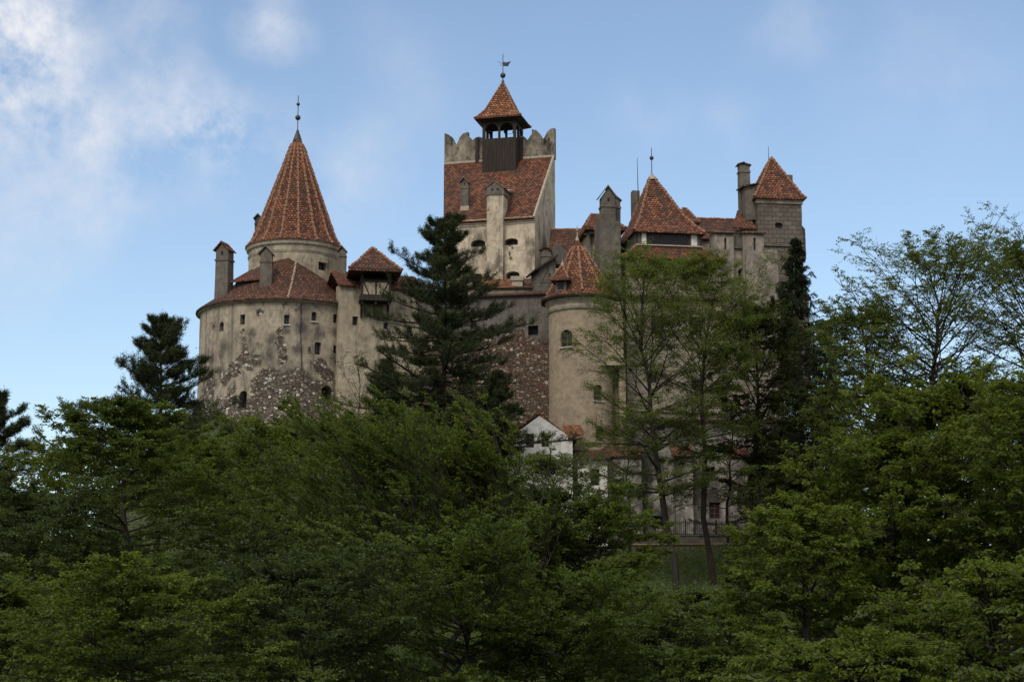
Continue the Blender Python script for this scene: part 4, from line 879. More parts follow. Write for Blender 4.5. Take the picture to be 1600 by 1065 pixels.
    q = P(1235, 278, 166); t.part('roof_vent', MB(Frame(q.x, q.y, 7)).box(-.22, .22, 0, .4, q.z-.8, q.z+.3), 'chimney')
east_wall()

# ------------------------------------------------------------------ lower buildings at the foot
def lower_buildings():
    c = P(976, 760, 153); fr = Frame(c.x, c.y, 4); s = mpp(760, 153); Wd = 275*s
    t = Thing('building', 'long patchy white building with dark stains at the foot of the palace', 'building', (c.x, c.y, gz(c.x, c.y)))
    zt = Zy(655, 153); zb = gz(c.x+6, c.y)-2.5
    wins = [fwin(fr, 1033, 663, 12, 18, bars=(1, 1)), fwin(fr, 988, 683, 10, 20, bars=(1, 1)), fwin(fr, 1111, 737, 13, 17, bars=(1, 1)), fwin(fr, 1196, 737, 26, 42, bars=(0, 0), depth=1.2, name='doorway'), fwin(fr, 1032, 815, 26, 20, bars=(0, 0), depth=.8, name='doorway'),
            fwin(fr, 1117, 797, 18, 26, bars=(1, 2), depth=.25, name='door', pane='reddoor', mat='greywood')]
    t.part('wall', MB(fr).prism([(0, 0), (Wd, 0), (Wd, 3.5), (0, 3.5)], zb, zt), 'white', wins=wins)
    t.part('coping', MB(fr).slab([(-.15, -.25, zt+.0), (Wd+.1, -.25, zt+.0), (Wd+.1, 3.4, zt+.6), (-.15, 3.4, zt+.6)], .12), 'tile_dark')
    for a, b, yy, z0 in ((948, 1002, -1.6, 712), (1055, 1082, -1.3, 712), (1140, 1170, -1.4, 712)):
        x0 = fr.hit(a, 740, yy)[0]; x1 = fr.hit(b, 740, yy)[0]; z1 = fr.hit(a, z0, yy)[1]
        t.part('buttress', MB(fr).prism([(x0, yy), (x1, yy), (x1, .1), (x0, .1)], zb, [z1, z1, z1+1, z1+1], .8, .05, .06), 'white')
        t.part('buttress_cap', MB(fr).slab([(x0-.2, yy-.25, z1-.02), (x1+.2, yy-.25, z1-.02), (x1+.2, .0, z1+1.02), (x0-.2, .0, z1+1.02)], .14), 'tile_dark')
    # annex with small tiled roof under the stair tower
    f2 = Frame(P(903, 740, 149.5).x, 149.5, 3); w2 = 50*mpp(720, 149.5); z2 = Zy(713, 149.5)
    t = Thing('annex', 'small white annex with narrow tiled roof under the stair tower', 'building', (f2.x, f2.y, gz(f2.x, f2.y)))
    t.part('wall', MB(f2).prism([(0, 0), (w2*.92, 0), (w2*.92, 4), (0, 4)], gz(f2.x, f2.y)-2, z2, .8, .04), 'whitehouse', wins=[fwin(f2, 930, 745, 14, 26, bars=(0, 0), name='doorway')])
    t.part('roof', MB(f2).slab([(-.2, -.5, z2-.1), (w2, -.5, z2-.1), (w2, 3, z2+1.0), (-.2, 3, z2+1.0)], .16), 'tile_dark'); t.part('drainpipe', MB(f2).tube([(w2*.95, -.35, z2-.2), (w2*.95, -.1, z2-.8), (w2*.95, -.1, z2-3.5)], .07, 6), 'iron')
    # white gabled house
    f3 = Frame(P(795, 720, 148).x, 148, 3); s3 = mpp(700, 148); w3 = 100*s3; ze = Zy(684, 148); za = Zy(649, 148)
    t = Thing('house', 'white gabled house with two dark windows left of the stair tower', 'building', (f3.x, f3.y, gz(f3.x, f3.y)))
    fx = w3*.48
    mb = MB(f3).extrude([(0, gz(f3.x, f3.y)-2), (w3, gz(f3.x, f3.y)-2), (w3, ze), (fx, za), (0, ze)], 0, 6)
    t.part('wall', mb, 'whitehouse', wins=[fwin(f3, 828, 688, 13, 22, bars=(1, 1), depth=.25), fwin(f3, 852, 688, 12, 20, bars=(1, 1), depth=.25)])
    rf = MB(f3); d = .42
    rf.slab([(-d, .15, ze-.17), (fx, .15, za+.2), (fx, 6.3, za+.2), (-d, 6.3, ze-.17)][::-1], .14); rf.slab([(fx, .15, za+.2), (w3+d, .15, ze-.17), (w3+d, 6.3, ze-.17), (fx, 6.3, za+.2)][::1], .14); t.part('roof', rf, 'tile')
    q = f3.hit(904, 668, -.05); t.part('lean_to_roof', MB(f3).slab([(w3-.4, -.3, Zy(684, 148)), (w3+1.0, -.3, Zy(676, 148)), (w3+.9, 3, Zy(655, 148)), (w3-.6, 3, Zy(655, 148))], .12), 'tile_fresh')
M['reddoor'] = simple('faded_red_paint', (.022, .008, .008), .7, var=.4)
lower_buildings()

def fence():
    Y = 147.2; x0 = P(975, 830, Y).x; x1 = P(1215, 830, Y).x; zb = Zy(836, Y); zt = Zy(813, Y); n = int((x1-x0)/.16)
    t = Thing('iron_fence', 'black iron railing on the low wall below the castle', 'fence', (x0, Y, zb))
    mb = MB()
    for k in range(n): x = x0+k*.16; mb.box(x-.014, x+.014, Y-.014, Y+.014, zb-.05, zt)
    mb.box(x0, x1, Y-.024, Y+.024, zt-.18, zt-.13); mb.box(x0, x1, Y-.024, Y+.024, zb+.1, zb+.15); t.part('railing', mb, 'iron')
    for k in range(6):
        x = x0+(x1-x0)*k/5; t.part('post', MB().box(x-.05, x+.05, Y-.05, Y+.05, zb-.1, zt+.12), 'iron')
    t = Thing('retaining_wall', 'low stained stone wall under the iron railing', 'wall', (x0, Y, zb-1.5))
    t.part('wall', MB().prism([(x0-.5, Y-.25), (x1+.5, Y-.25), (x1+.5, Y+.25), (x0-.5, Y+.25)], zb-3, zb-.06, .8, .05), 'chimney')
    t.part('coping', MB().box(x0-.6, x1+.6, Y-.33, Y+.33, zb-.055, zb+.05), 'chimney')
    t.part('pipe', MB().tube([(x0, Y-.36, Zy(851, Y)), (x1, Y-.36, Zy(849, Y))], .05, 6), 'yellowpipe')
M['yellowpipe'] = simple('ochre_pipe', (.25, .18, .06), .7, var=.3)
fence()

# ------------------------------------------------------------------ vegetation
def unit(a): return a/np.maximum(1e-9, np.linalg.norm(a, axis=-1, keepdims=True))
def along(poly, t):
    S = poly.shape[1]; x = t*(S-1); i = np.minimum(x.astype(int), S-2); f = (x-i)[..., None]; b = np.arange(len(poly))[:, None]
    a, c = poly[b, i], poly[b, i+1]; return a*(1-f)+c*f, unit(c-a)
def grow(start, d, L, S, bend, wob, rng):
    s = np.linspace(0, 1, S)[None, :, None]; L = L[:, None, None]
    w = np.cumsum(rng.normal(0, wob, (len(start), S, 3)), 1)*np.linspace(0, 1, S)[None, :, None]
    return start[:, None]+d[:, None]*L*s+bend[:, None]*L*s*s+w*L
def tubes(poly, r0, r1, n):
    B, S, _ = poly.shape
    tan = np.empty_like(poly); tan[:, 1:-1] = poly[:, 2:]-poly[:, :-2]; tan[:, 0] = poly[:, 1]-poly[:, 0]; tan[:, -1] = poly[:, -1]-poly[:, -2]; tan = unit(tan)
    ref = np.where(np.abs(tan[..., 2:]) > .9, np.array([1., 0, 0]), np.array([0, 0, 1.])); a = unit(np.cross(tan, ref)); b = np.cross(tan, a)
    s = np.linspace(0, 1, S)[None, :]; r = (r0[:, None]*(1-s)+r1[:, None]*s)[..., None, None]
    ang = 2*np.pi*np.arange(n)/n
    v = poly[:, :, None]+(a[:, :, None]*np.cos(ang)[None, None, :, None]+b[:, :, None]*np.sin(ang)[None, None, :, None])*r
    idx = np.arange(B*S*n).reshape(B, S, n); i0 = idx[:, :-1]; j = np.roll(idx, -1, 2)
    q = np.stack([i0, j[:, :-1], j[:, 1:], idx[:, 1:]], -1).reshape(-1, 4)
    return v.reshape(-1, 3), q
def leaves(p, d, nrm, L, Wd):
    side = unit(np.cross(d, nrm)); up = np.cross(side, d); L = L[:, None]; Wd = Wd[:, None]
    v = np.stack([p, p+d*L*.45+side*Wd*.5+up*Wd*.12, p+d*L-up*L*.12, p+d*L*.45-side*Wd*.5+up*Wd*.12], 1).reshape(-1, 3)
    return v, np.arange(len(v)).reshape(-1, 4)
def join(parts):
    vs, qs, k = [], [], 0
    for v, q in parts: vs.append(v); qs.append(q+k); k += len(v)
    return np.concatenate(vs), np.concatenate(qs)
def rnd_unit(rng, n): return unit(rng.normal(size=(n, 3)))
def plant(name, label, cat, base, wood, crown, mats, group=None, k=4, wname='trunk', cname='crown'):
    t = bpy.data.objects.new(name, None); COL.objects.link(t); t.location = base; t.empty_display_size = .3; t['label'] = label; t['category'] = cat
    if group: t['group'] = group
    for nm, (v, q), m, kk in ((wname, wood, mats[0], 4), (cname, crown, mats[1], k)):
        me = np_mesh(nm, v-np.array(base), q, kk); me.materials.append(M[m]); o = bpy.data.objects.new(nm, me); COL.objects.link(o); o.parent = t
        if kk == 4 and nm == wname: me.polygons.foreach_set('use_smooth', [True]*len(me.polygons))
    return t

PROF = {'round': lambda t: np.sqrt(np.clip(1-(2*t-.9)**2/1.25, .02, 1)), 'dome': lambda t: np.clip(1.02-t**2.2*.85, .1, 1)*np.clip(.6+t*2, 0, 1),
        'cone': lambda t: np.clip(1.0-t*.85, .08, 1)*np.clip(.55+t*3, 0, 1), 'vase': lambda t: np.clip(.75+.4*t-.55*t**3, .15, 1.1)}

def tree(name, label, px, Y, top, hw, bot, seed, leaf='leaf_beech', bark='bark_dark', prof='round', n=(34, 7, 5), nl=12, ll=.15, elev=(-5, 65), bend=.05, wind=(0, 0, 0), lean=(0, 0), base=None,
         path=None, r0=None, spray=.75, cat='tree', group=None, wob=.02, sub=.5, jl=.25, droop=.12, squash=1.0):
    """broadleaf tree: trunk, limbs, branchlets and leaf sprays; px/top/hw/bot frame the crown as the photo shows it at depth Y"""
    rng = np.random.default_rng(seed); m = mpp(800, Y); nl = int(nl*1.3); ll = ll*.86
    bx = P(base if base is not None else px, 1000, Y).x; bz = gz(bx, Y)-.3; tx = P(px, top, Y).x; zt = Zy(top, Y); H = zt-bz; R = hw*m; c0 = (Zy(bot, Y)-bz)/H; c0 = max(.04, c0)
    S0 = 10; s = np.linspace(0, 1, S0); tr = np.zeros((1, S0, 3))
    tr[0, :, 0] = bx+(tx-bx)*s**1.3; tr[0, :, 1] = Y; tr[0, :, 2] = bz+H*.96*s
    tr[0, 1:-1, :2] += np.cumsum(rng.normal(0, H*.008, (S0-2, 2)), 0)
    rt = r0 or H*.014
    parts = [tubes(tr, np.array([rt]), np.array([rt*.12]), 8)]
    n1, n2, n3 = n
    t1 = np.sort(rng.uniform(0, 1, n1))**.9; tt = (c0+(1-c0)*t1*.97)[None]; pos, tan = along(tr, tt); pos, tan = pos[0], tan[0]
    az = np.arange(n1)*2.39996+rng.normal(0, .4, n1); el = np.radians(elev[0]+(elev[1]-elev[0])*t1+rng.normal(0, 9, n1))
    d = np.stack([np.cos(az)*np.cos(el), np.sin(az)*np.cos(el)*squash, np.sin(el)], 1)
    L1 = R*PROF[prof](t1)*rng.uniform(.72, 1.08, n1)/np.maximum(.55, np.cos(el)); L1 = np.minimum(L1, np.maximum((zt+R*.05-pos[:, 2])/np.maximum(.1, np.sin(el)-.05), R*.2))
    b1 = np.zeros((n1, 3)); b1[:, 2] = bend+rng.normal(0, .06, n1); b1 += np.array(wind)*.6
    p1 = grow(pos, d, L1, 7, b1, wob, rng); ra = rt*(1-tt[0]*.85)*.5; ra = np.maximum(ra, .02)
    parts.append(tubes(p1, ra, ra*.2, 6))
    t2 = np.sort(rng.uniform(.18, 1, (n1, n2)), 1); q, tg = along(p1, t2); sgn = np.where(np.arange(n2) % 2 == 0, 1, -1)[None, :, None]
    sd_ = unit(np.cross(tg, np.array([0, 0, 1.])))*sgn; d2 = unit(tg*rng.uniform(.45, 1, (n1, n2, 1))+sd_*rng.uniform(.4, 1, (n1, n2, 1))+rng.normal(0, .28, (n1, n2, 3))+np.array(wind))
    L2 = (L1[:, None]*sub*rng.uniform(.55, 1.0, (n1, n2))*(1.12-.6*t2)).ravel(); B = n1*n2
    b2 = rng.normal(0, .08, (B, 3)); b2[:, 2] += bend; b2 += np.array(wind)*.5
    p2 = grow(q.reshape(B, 3), d2.reshape(B, 3), L2, 5, b2, wob, rng); r2 = np.repeat(ra, n2)*.36; r2 = np.maximum(r2, .011)
    parts.append(tubes(p2, r2, r2*.3, 4))
    t3 = np.sort(rng.uniform(.15, 1, (B, n3)), 1); q, tg = along(p2, t3); sgn = np.where(np.arange(n3) % 2 == 0, 1, -1)[None, :, None]
    sd_ = unit(np.cross(tg, np.array([0, 0, 1.])))*sgn; d3 = unit(tg*.8+sd_*rng.uniform(.4, 1, (B, n3, 1))+rng.normal(0, .25, (B, n3, 3))+np.array(wind)); C = B*n3
    L3 = np.maximum((np.repeat(L2, n3)*.45*rng.uniform(.6, 1.1, C)), .25)
    b3 = rng.normal(0, .08, (C, 3)); b3[:, 2] -= droop; p3 = grow(q.reshape(C, 3), d3.reshape(C, 3), L3, 4, b3, wob, rng)
    parts.append(tubes(p3, np.full(C, .011), np.full(C, .005), 3))
    wood = join(parts)
    tl = rng.uniform(.12, 1.03, (C, nl)); q, tg = along(p3, np.minimum(tl, 1)); K = C*nl; q = q.reshape(K, 3); tg = tg.reshape(K, 3)
    sd_ = unit(np.cross(tg, np.array([0, 0, 1.])))*np.where(rng.random(K) < .5, 1, -1)[:, None]
    dl = unit(tg*rng.uniform(.3, 1, (K, 1))+sd_*rng.uniform(.3, 1.1, (K, 1))+rng.normal(0, .3, (K, 3))+np.array([0, 0, -.18]))
    nr = unit(np.array([0, 0, 1.])*spray+rng.normal(0, .42, (K, 3)))
    q = q+dl*rng.uniform(0, .5, (K, 1))*ll+rng.normal(0, jl*ll, (K, 3))
    sz = ll*rng.uniform(.65, 1.25, K)
    # settle the grown crown to its height and spread
    zq = np.quantile(q[:, 2], .9985); kz = np.clip((zt-bz)/(zq-bz), .6, 1.5); cx = tx; up_ = q[:, 2] > bz+(zq-bz)*max(c0, .35)
    kx = np.clip(2*R/(np.quantile(q[up_, 0], .988)-np.quantile(q[up_, 0], .012)), .55, 1.8); xm = (np.quantile(q[up_, 0], .988)+np.quantile(q[up_, 0], .012))/2
    def settle(a):
        h = np.clip((a[:, 2]-bz)/((zq-bz)*max(c0, .3)), 0, 1); h = h*h; a = a.copy()
        a[:, 0] += ((a[:, 0]-xm)*(kx-1)+(cx-xm))*h; a[:, 1] += (a[:, 1]-Y)*(np.clip(kx, .8, 1.3)-1)*h; a[:, 2] = bz+(a[:, 2]-bz)*kz; return a
    q = settle(q); wood = (settle(wood[0]), wood[1])
    return plant(name, label, cat, (bx, Y, bz+.3), wood, leaves(q, dl, nr, sz, sz*rng.uniform(.55, .8, K)), (bark, leaf), group)

def conifer(name, label, px, Y, top, hw, bot, seed, kind='pine', leaf='needle', dens=1.0, group=None, base=None):
    rng = np.random.default_rng(seed); m = mpp(600, Y); bx = P(px, top, Y).x; bz = gz(bx, Y)-.3; H = Zy(top, Y)-bz; R = hw*m; c0 = max(.05, (Zy(bot, Y)-bz)/H)
    S0 = 9; s = np.linspace(0, 1, S0); tr = np.zeros((1, S0, 3)); tr[0, :, 0] = bx; tr[0, :, 1] = Y; tr[0, :, 2] = bz+H*s; tr[0, 1:-1, :2] += rng.normal(0, H*.004, (S0-2, 2))
    rt = H*.014; parts = [tubes(tr, np.array([rt]), np.array([.02]), 8)]
    gap = .5 if kind == 'pine' else .42; nw = int(H*(1-c0)/gap); per = 5 if kind == 'pine' else 6
    t1 = np.repeat(np.linspace(0, .985, nw), per)+rng.normal(0, .006, nw*per); t1 = np.clip(t1, 0, .992); n1 = len(t1)
    tt = (c0+(1-c0)*t1)[None]; pos, _ = along(tr, tt); pos = pos[0]
    az = np.tile(np.arange(per)*2*np.pi/per, nw)+np.repeat(rng.uniform(0, 6, nw), per)+rng.normal(0, .2, n1)
    if kind == 'pine': el = np.radians(-14+52*t1**2.4+rng.normal(0, 8, n1)); prof = np.clip((1-t1)**.85+.07, .05, 1)*np.clip(.75+t1*1.5, 0, 1)*rng.choice([1.1, .95, .75, .55, .38], n1)*rng.uniform(.8, 1.1, n1)
    else: el = np.radians(-22+50*t1**2+rng.normal(0, 7, n1)); prof = np.clip((1-t1)**.85+.04, .04, 1)*rng.choice([1.15, .85, .6, .4], n1)
    d = np.stack([np.cos(az)*np.cos(el), np.sin(az)*np.cos(el), np.sin(el)], 1); L1 = R*prof
    b1 = np.zeros((n1, 3)); b1[:, 2] = .18 if kind == 'pine' else .1
    p1 = grow(pos, d, L1, 7, b1, .012, rng); ra = np.maximum(.016*L1, .012); parts.append(tubes(p1, ra, ra*.3, 5))
    n2 = 16 if kind == 'pine' else 10
    t2 = np.sort(rng.uniform(.1 if kind == 'pine' else .2, 1, (n1, n2))**.85, 1); q, tg = along(p1, t2); sgn = np.where(np.arange(n2) % 2 == 0, 1, -1)[None, :, None]
    sd_ = unit(np.cross(tg, np.array([0, 0, 1.])))*sgn
    B = n1*n2
    if kind == 'pine':
        d2 = unit(tg*.8+sd_*rng.uniform(.3, 1, (n1, n2, 1))+np.array([0, 0, .28])+rng.normal(0, .2, (n1, n2, 3))); L2 = np.maximum(np.minimum(.36*L1[:, None], 1.5)*(1.2-.7*t2)*rng.uniform(.6, 1.1, (n1, n2)), .25).ravel(); bb = np.tile([0, 0, .25], (B, 1))
    else:
        d2 = unit(tg*.6+sd_*rng.uniform(.2, .7, (n1, n2, 1))+np.array([0, 0, -.75])+rng.normal(0, .2, (n1, n2, 3))); L2 = np.maximum(.33*L1[:, None]*rng.uniform(.5, 1.1, (n1, n2)), .25).ravel(); bb = np.tile([0, 0, -.2], (B, 1))
    p2 = grow(q.reshape(B, 3), d2.reshape(B, 3), L2, 4, bb, .03, rng); parts.append(tubes(p2, np.full(B, .02), np.full(B, .009), 3))
    if kind == 'pine':
        # tufts of needles on the shoot ends and along them
        ts = np.concatenate([np.ones((B, 1)), rng.uniform(.55, .95, (B, 1)), rng.uniform(.2, .7, (B, 1))], 1); q, tg = along(p2, ts); q = q.reshape(-1, 3); tg = tg.reshape(-1, 3); q1, tg1 = p1[:, -1], unit(p1[:, -1]-p1[:, -2]); q = np.concatenate([q, q1]); tg = np.concatenate([tg, tg1])
        k = int(30*dens); K = len(q)*k; qq = np.repeat(q, k, 0); tq = np.repeat(tg, k, 0); dd = unit(tq*.3+np.array([0, 0, .1])+rng.normal(0, .65, (K, 3))); qq = qq-tq*rng.uniform(-.1, .2, (K, 1))+rng.normal(0, .09, (K, 3)); ln = rng.uniform(.12, .24, K); wd = rng.uniform(.03, .05, K)
    else:
        k = int(34*dens); ts = rng.uniform(0, 1, (B, k)); q, tg = along(p2, ts); K = B*k; qq = q.reshape(-1, 3); tq = tg.reshape(-1, 3); dd = unit(tq*.7+rng.normal(0, .5, (K, 3))+np.array([0, 0, -.15])); ln = rng.uniform(.14, .28, K); wd = rng.uniform(.03, .05, K)
        ts = rng.uniform(.15, 1, (n1, 3*k)); q, tg = along(p1, ts); qq = np.concatenate([qq, q.reshape(-1, 3)]); t_ = tg.reshape(-1, 3); dd = np.concatenate([dd, unit(t_*.7+rng.normal(0, .5, t_.shape))]); e = len(t_); ln = np.concatenate([ln, rng.uniform(.14, .28, e)]); wd = np.concatenate([wd, rng.uniform(.03, .05, e)]); K += e
    sd_ = unit(np.cross(dd, rnd_unit(rng, K)))*wd[:, None]*.5
    v = np.stack([qq-sd_, qq+sd_, qq+dd*ln[:, None]+sd_*.4], 1).reshape(-1, 3); tri = np.arange(len(v)).reshape(-1, 3)
    return plant(name, label, 'tree', (bx, Y, bz+.3), join(parts), (v, tri), ('bark_dark', leaf), group, k=3)

CON = 'dark conifers around the castle'
conifer('pine_tree', 'big dark pine standing in front of the keep and curtain wall', 694, 140, 350, 212, 725, 11, dens=1.15, group=CON)
conifer('pine_tree', 'dark pine left of the round tower, rising behind leafy beech', 256, 128, 508, 195, 790, 12, dens=1.2, group=CON)
conifer('pine_tree', 'dark pine cut off by the photo\'s left edge', -8, 118, 622, 150, 850, 13, dens=1.1, group=CON)
conifer('pine_tree', 'low dark pine left of the big pine, under the timber oriel', 604, 138, 572, 80, 740, 15, group=CON)
conifer('pine_tree', 'low dark pine right of the big pine, before the brick wall base', 778, 137, 590, 62, 720, 16, group=CON)
conifer('spruce_tree', 'narrow dark spruce climbing the stone tower\'s right corner', 1245, 152, 372, 115, 860, 17, 'spruce', 'spruce', 1.3, group=CON)
conifer('spruce_tree', 'shaggy dark spruce lower right of the stone tower', 1288, 146, 500, 105, 860, 18, 'spruce', 'spruce', 1.2, group=CON)

BT = 'leafy trees in front of the castle'
WND = (-.6, 0, .75)
# trees close to the castle
tree('slender_tree', 'slender sparse tree with forked grey trunk before the palace, left of its twin', 1018, 128, 384, 116, 760, 21, 'leaf_sparse', 'bark_dark', 'vase', (50, 9, 6), 21, .13, (12, 74), .02, base=1058, sub=.6, group=BT, r0=.25, jl=.8)
tree('slender_tree', 'slender sparse tree with leaning trunk before the palace, right of its twin', 1094, 131, 394, 100, 740, 22, 'leaf_sparse', 'bark_dark', 'vase', (50, 9, 6), 22, .13, (12, 74), .02, base=1118, sub=.6, group=BT, r0=.23, jl=.8)
tree('dark_tree', 'dense dark green tree in front of the stone tower\'s base, left of spruces', 1186, 139, 470, 82, 760, 23, 'leaf_dark', 'bark_dark', 'round', (46, 8, 6), 22, .17, (15, 65), 0, group=BT)
tree('dark_tree', 'dark spreading tree below the spruces at the castle\'s right foot', 1268, 134, 600, 95, 820, 24, 'leaf_dark', 'bark_dark', 'round', (44, 8, 6), 20, .18, (5, 60), 0, group=BT)
tree('spring_tree', 'tall airy tree against the sky right of the castle, branches showing', 1452, 122, 352, 160, 720, 25, 'leaf_sparse', 'bark_dark', 'round', (84, 9, 6), 11, .16, (2, 62), .04, base=1440, sub=.5, group=BT, r0=.34)
tree('spring_tree', 'tall airy tree against the sky at the right edge of the photo', 1592, 126, 345, 140, 720, 26, 'leaf_sparse', 'bark_dark', 'round', (84, 9, 6), 11, .16, (2, 62), .04, sub=.5, group=BT, r0=.34)
tree('spring_tree', 'shorter airy tree leaning left beside the spruces, thin branches showing', 1355, 124, 455, 90, 760, 27, 'leaf_sparse', 'bark_dark', 'round', (56, 9, 6), 14, .16, (4, 62), .02, base=1400, sub=.5, group=BT)
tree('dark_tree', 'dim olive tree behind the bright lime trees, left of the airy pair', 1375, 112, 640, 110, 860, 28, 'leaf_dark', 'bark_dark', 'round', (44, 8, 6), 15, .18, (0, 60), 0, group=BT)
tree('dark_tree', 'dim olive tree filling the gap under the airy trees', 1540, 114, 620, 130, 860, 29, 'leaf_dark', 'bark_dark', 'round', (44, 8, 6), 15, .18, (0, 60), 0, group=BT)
tree('bare_shrub', 'thin half bare shrub against the rubble base right of the round tower', 560, 142, 545, 46, 690, 30, 'leaf_pale', 'bark', 'vase', (20, 6, 4), 2, .12, (40, 75), 0, cat='shrub', sub=.4, r0=.09)
tree('bare_tree', 'thin bare-branched tree before the patchy white building, left of the slender pair', 985, 138, 640, 70, 830, 32, 'leaf_pale', 'bark_dark', 'vase', (30, 7, 5), 1, .12, (5, 65), 0, sub=.55, r0=.12, group=BT)
tree('bare_tree', 'thin sparse tree before the patchy white building, right of the slender pair', 1135, 136, 610, 75, 830, 33, 'leaf_dark', 'bark_dark', 'vase', (34, 8, 5), 5, .15, (5, 65), 0, sub=.55, r0=.14, group=BT)
tree('pale_shrub', 'pale yellow-green shrub in front of the white gabled house', 872, 112, 700, 58, 800, 31, 'leaf_pale', 'bark', 'vase', (34, 7, 5), 9, .13, (35, 75), 0, cat='shrub', sub=.42, r0=.1)

# foreground beeches, left and centre
FG = 'beech trees in the foreground'
tree('beech_tree', 'tall beech in front of the left pine with straight dark trunk', 232, 86, 622, 190, 930, 41, n=(59, 10, 6), nl=18, ll=.145, elev=(-8, 55), prof='cone', group=FG)
tree('beech_tree', 'beech at the left edge, below the cut-off pine', 40, 82, 735, 173, 1020, 42, leaf='leaf_dull', n=(54, 9, 6), nl=18, ll=.145, elev=(-8, 60), group=FG)
tree('beech_tree', 'beech below the round tower\'s rubble base', 402, 90, 648, 144, 960, 43, leaf='leaf_fresh', n=(51, 9, 6), nl=18, ll=.145, elev=(-5, 62), group=FG)
tree('beech_tree', 'feathery windblown beech under the timber oriel', 545, 76, 600, 155, 960, 44, n=(56, 9, 6), nl=19, ll=.125, elev=(22, 76), wind=WND, bend=.1, group=FG, droop=.02)
tree('beech_tree', 'feathery windblown beech under the big pine', 688, 79, 602, 161, 960, 45, leaf='leaf_fresh', n=(56, 9, 6), nl=19, ll=.125, elev=(22, 76), wind=WND, bend=.1, group=FG, droop=.02)
tree('beech_tree', 'beech in front of the white gabled house', 838, 84, 738, 144, 1000, 46, leaf='leaf_dull', n=(51, 9, 6), nl=18, ll=.13, elev=(-5, 62), wind=(-.15, 0, .1), group=FG)
tree('beech_tree', 'rounded beech left of the slender trees\' trunks', 935, 82, 770, 113, 1040, 47, leaf='leaf_fresh', n=(48, 9, 6), nl=18, ll=.13, elev=(-5, 60), group=FG)
tree('beech_tree', 'low front beech near the bottom left with drooping sprays', 235, 50, 875, 219, 1120, 48, leaf='leaf_fresh', n=(59, 10, 6), nl=17, ll=.11, elev=(-8, 55), prof='dome', group=FG)
tree('beech_tree', 'beech in the bottom left corner of the photo', 20, 56, 890, 173, 1120, 49, n=(54, 9, 6), nl=17, ll=.115, elev=(-8, 58), group=FG)
tree('beech_tree', 'front beech at the bottom between the left and centre trees', 465, 56, 840, 190, 1120, 50, leaf='leaf_dull', n=(56, 9, 6), nl=18, ll=.115, elev=(-5, 60), wind=(-.2, 0, .15), group=FG)
tree('beech_tree', 'broad front beech at the bottom centre', 680, 60, 790, 208, 1120, 51, n=(59, 10, 6), nl=18, ll=.115, elev=(-5, 62), wind=(-.25, 0, .2), group=FG)
tree('beech_tree', 'low front beech right of bottom centre', 860, 62, 880, 161, 1120, 52, n=(51, 9, 6), nl=18, ll=.115, elev=(-8, 58), wind=(-.1, 0, .1), group=FG)

# foreground limes on the right
LM = 'lime trees on the right'
tree('lime_tree', 'bright lime rising below the airy trees with dark forked limbs', 1455, 66, 566, 173, 1000, 61, 'leaf_lime', n=(54, 9, 6), nl=14, ll=.17, elev=(0, 66), droop=.2, group=LM, r0=.24)
tree('lime_tree', 'bright lime cut off by the photo\'s right edge', 1605, 62, 580, 161, 1020, 62, 'leaf_lime', n=(54, 9, 6), nl=14, ll=.165, elev=(0, 66), droop=.2, group=LM, r0=.24)
tree('lime_tree', 'lime reaching left toward the iron railing', 1385, 64, 668, 150, 1010, 63, 'leaf_lime', n=(54, 9, 6), nl=14, ll=.165, elev=(-5, 62), droop=.2, group=LM, r0=.24)
tree('lime_tree', 'low lime with horizontal sprays left of the other limes', 1255, 60, 790, 113, 1100, 64, 'leaf_lime', n=(45, 9, 5), nl=14, ll=.15, elev=(-8, 55), droop=.2, group=LM, r0=.24)
tree('lime_tree', 'front lime in the bottom right corner', 1560, 46, 860, 173, 1150, 65, 'leaf_lime', n=(51, 9, 6), nl=14, ll=.13, elev=(-8, 60), droop=.2, group=LM, r0=.24)
tree('lime_tree', 'front lime at the bottom edge, its top just reaching in', 1330, 44, 985, 196, 1180, 66, 'leaf_lime', n=(51, 9, 6), nl=14, ll=.125, elev=(-8, 55), prof='dome', droop=.2, group=LM, r0=.24)

# the second row behind them, closing the wood under the castle
tree('beech_tree', 'beech behind the front row, below the round tower\'s arched opening', 330, 104, 668, 120, 900, 53, n=(44, 8, 6), nl=15, ll=.17, elev=(0, 62), group=FG)
tree('beech_tree', 'beech behind the front row, below the bare shrub', 480, 106, 652, 120, 900, 54, leaf='leaf_dull', n=(44, 8, 6), nl=15, ll=.17, elev=(0, 62), group=FG)
tree('beech_tree', 'beech behind the front row, hiding the big pine\'s trunk foot', 632, 108, 662, 120, 900, 55, n=(44, 8, 6), nl=15, ll=.17, elev=(0, 62), group=FG)
tree('beech_tree', 'beech behind the front row, below the low pine and brick wall base', 745, 108, 735, 100, 900, 56, n=(44, 8, 6), nl=15, ll=.17, elev=(0, 62), group=FG)
tree('beech_tree', 'beech with ragged top between the left pine and the cut-off pine', 125, 98, 690, 110, 920, 57, leaf='leaf_fresh', n=(44, 8, 6), nl=15, ll=.165, elev=(0, 62), group=FG)
tree('beech_tree', 'beech at the far left, tucked under the cut-off pine', 10, 100, 760, 110, 960, 58, n=(44, 8, 6), nl=15, ll=.165, elev=(0, 62), group=FG)

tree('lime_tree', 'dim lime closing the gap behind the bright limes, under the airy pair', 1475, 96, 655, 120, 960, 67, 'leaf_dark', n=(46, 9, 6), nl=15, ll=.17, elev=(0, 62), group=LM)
tree('lime_tree', 'dim lime behind the limes at the right edge', 1610, 98, 640, 110, 960, 68, 'leaf_dark', n=(46, 9, 6), nl=15, ll=.17, elev=(0, 62), group=LM)

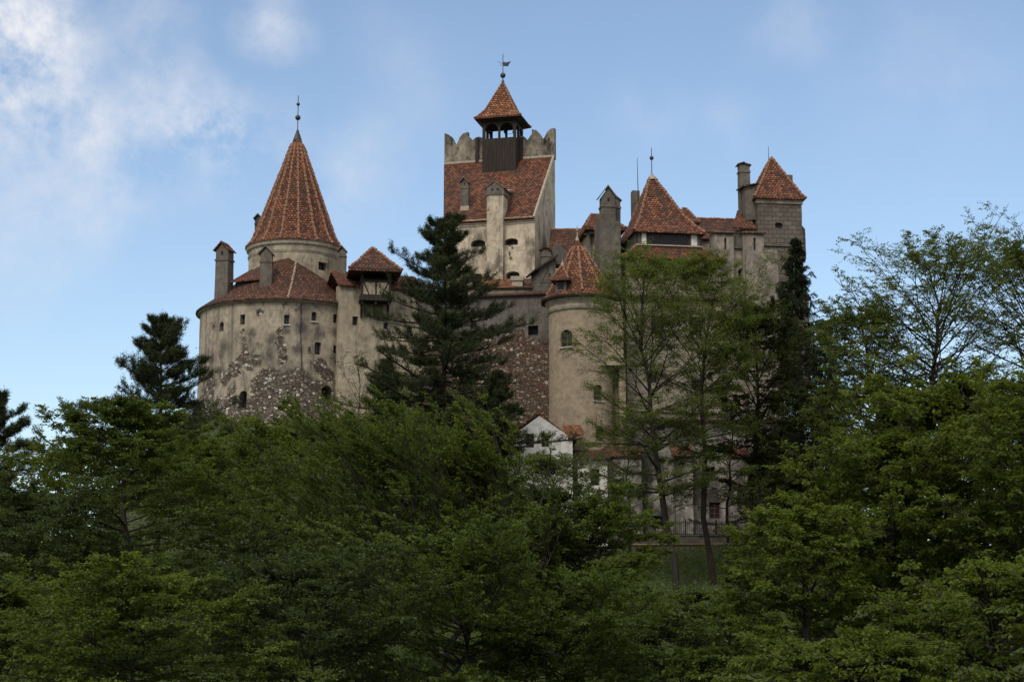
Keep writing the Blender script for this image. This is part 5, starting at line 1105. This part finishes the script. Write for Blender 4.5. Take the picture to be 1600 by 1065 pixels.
# shrubs on the dark slope
SH = 'shrubs on the slope'
for k, (px, Y, top, hw, lab) in enumerate([(1000, 100, 915, 45, 'shrub on the slope left of the slender trunks'), (1088, 108, 925, 40, 'shrub between the two slender trunks on the slope'), (1160, 104, 850, 45, 'shrub under the right end of the iron railing'),
                                          (1050, 84, 965, 80, 'low shrub in the middle of the dark slope'), (1135, 80, 940, 70, 'low shrub on the slope beside the limes'), (985, 68, 985, 75, 'low shrub at the bottom of the slope by the beeches'),
                                          (1085, 62, 1010, 80, 'lowest shrub on the slope at the bottom edge'), (1185, 118, 745, 62, 'shrub climbing in front of the dark doorway')]):
    tree('shrub', lab, px, Y, top, hw, 1100 if Y < 75 else top+110, 80+k, 'leaf_dark' if k % 2 else 'leaf_beech', prof='dome', n=(26, 6, 5), nl=12, ll=.14, elev=(0, 60), cat='shrub', group=SH, r0=.07)

def ivy():
    rng = np.random.default_rng(5); p = P(331, 575, 163.5); parts = []; v = rng.normal(0, 1, (900, 3))*np.array([.55, .4, .9])+np.array(p); st_ = np.array([[p.x, p.y+.2, p.z-2.5+.3*i] for i in range(12)])[None]
    return plant('ivy', 'tuft of ivy growing on the round tower\'s left flank', 'plant', (p.x, p.y, p.z-2.5), tubes(st_+rng.normal(0, .05, st_.shape), np.array([.06]), np.array([.02]), 5), leaves(v, rnd_unit(rng, 900), rnd_unit(rng, 900), np.full(900, .2), np.full(900, .15)), ('bark', 'leaf_beech'), wname='stem', cname='leaves')
ivy()

def undergrowth():
    rng = np.random.default_rng(9); n = 150000
    x = rng.uniform(-42, 45, n); y = rng.uniform(40, 147, n); keep_ = np.abs(x) < y*.32; x, y = x[keep_], y[keep_]; n = len(x)
    h = np.clip(.55+.5*np.sin(x*.8+np.sin(y*.5)*2)*np.sin(y*.6+1), .05, 1.1)*rng.uniform(0, 1, n); p = np.stack([x, y, ground(x, y)+h], 1)
    d = unit(rng.normal(0, .6, (n, 3))+np.array([0, 0, .25])); s = rng.uniform(.14, .3, n); v, q = leaves(p, d, unit(rng.normal(0, .5, (n, 3))+np.array([0, -.3, .8])), s, s*.6)
    me = np_mesh('undergrowth', v, q, 4); me.materials.append(M['leaf_beech']); o = bpy.data.objects.new('undergrowth', me); COL.objects.link(o); o['kind'] = 'stuff'; o['label'] = 'dark green ground cover on the slope below the castle'; o['category'] = 'ground cover'
undergrowth()
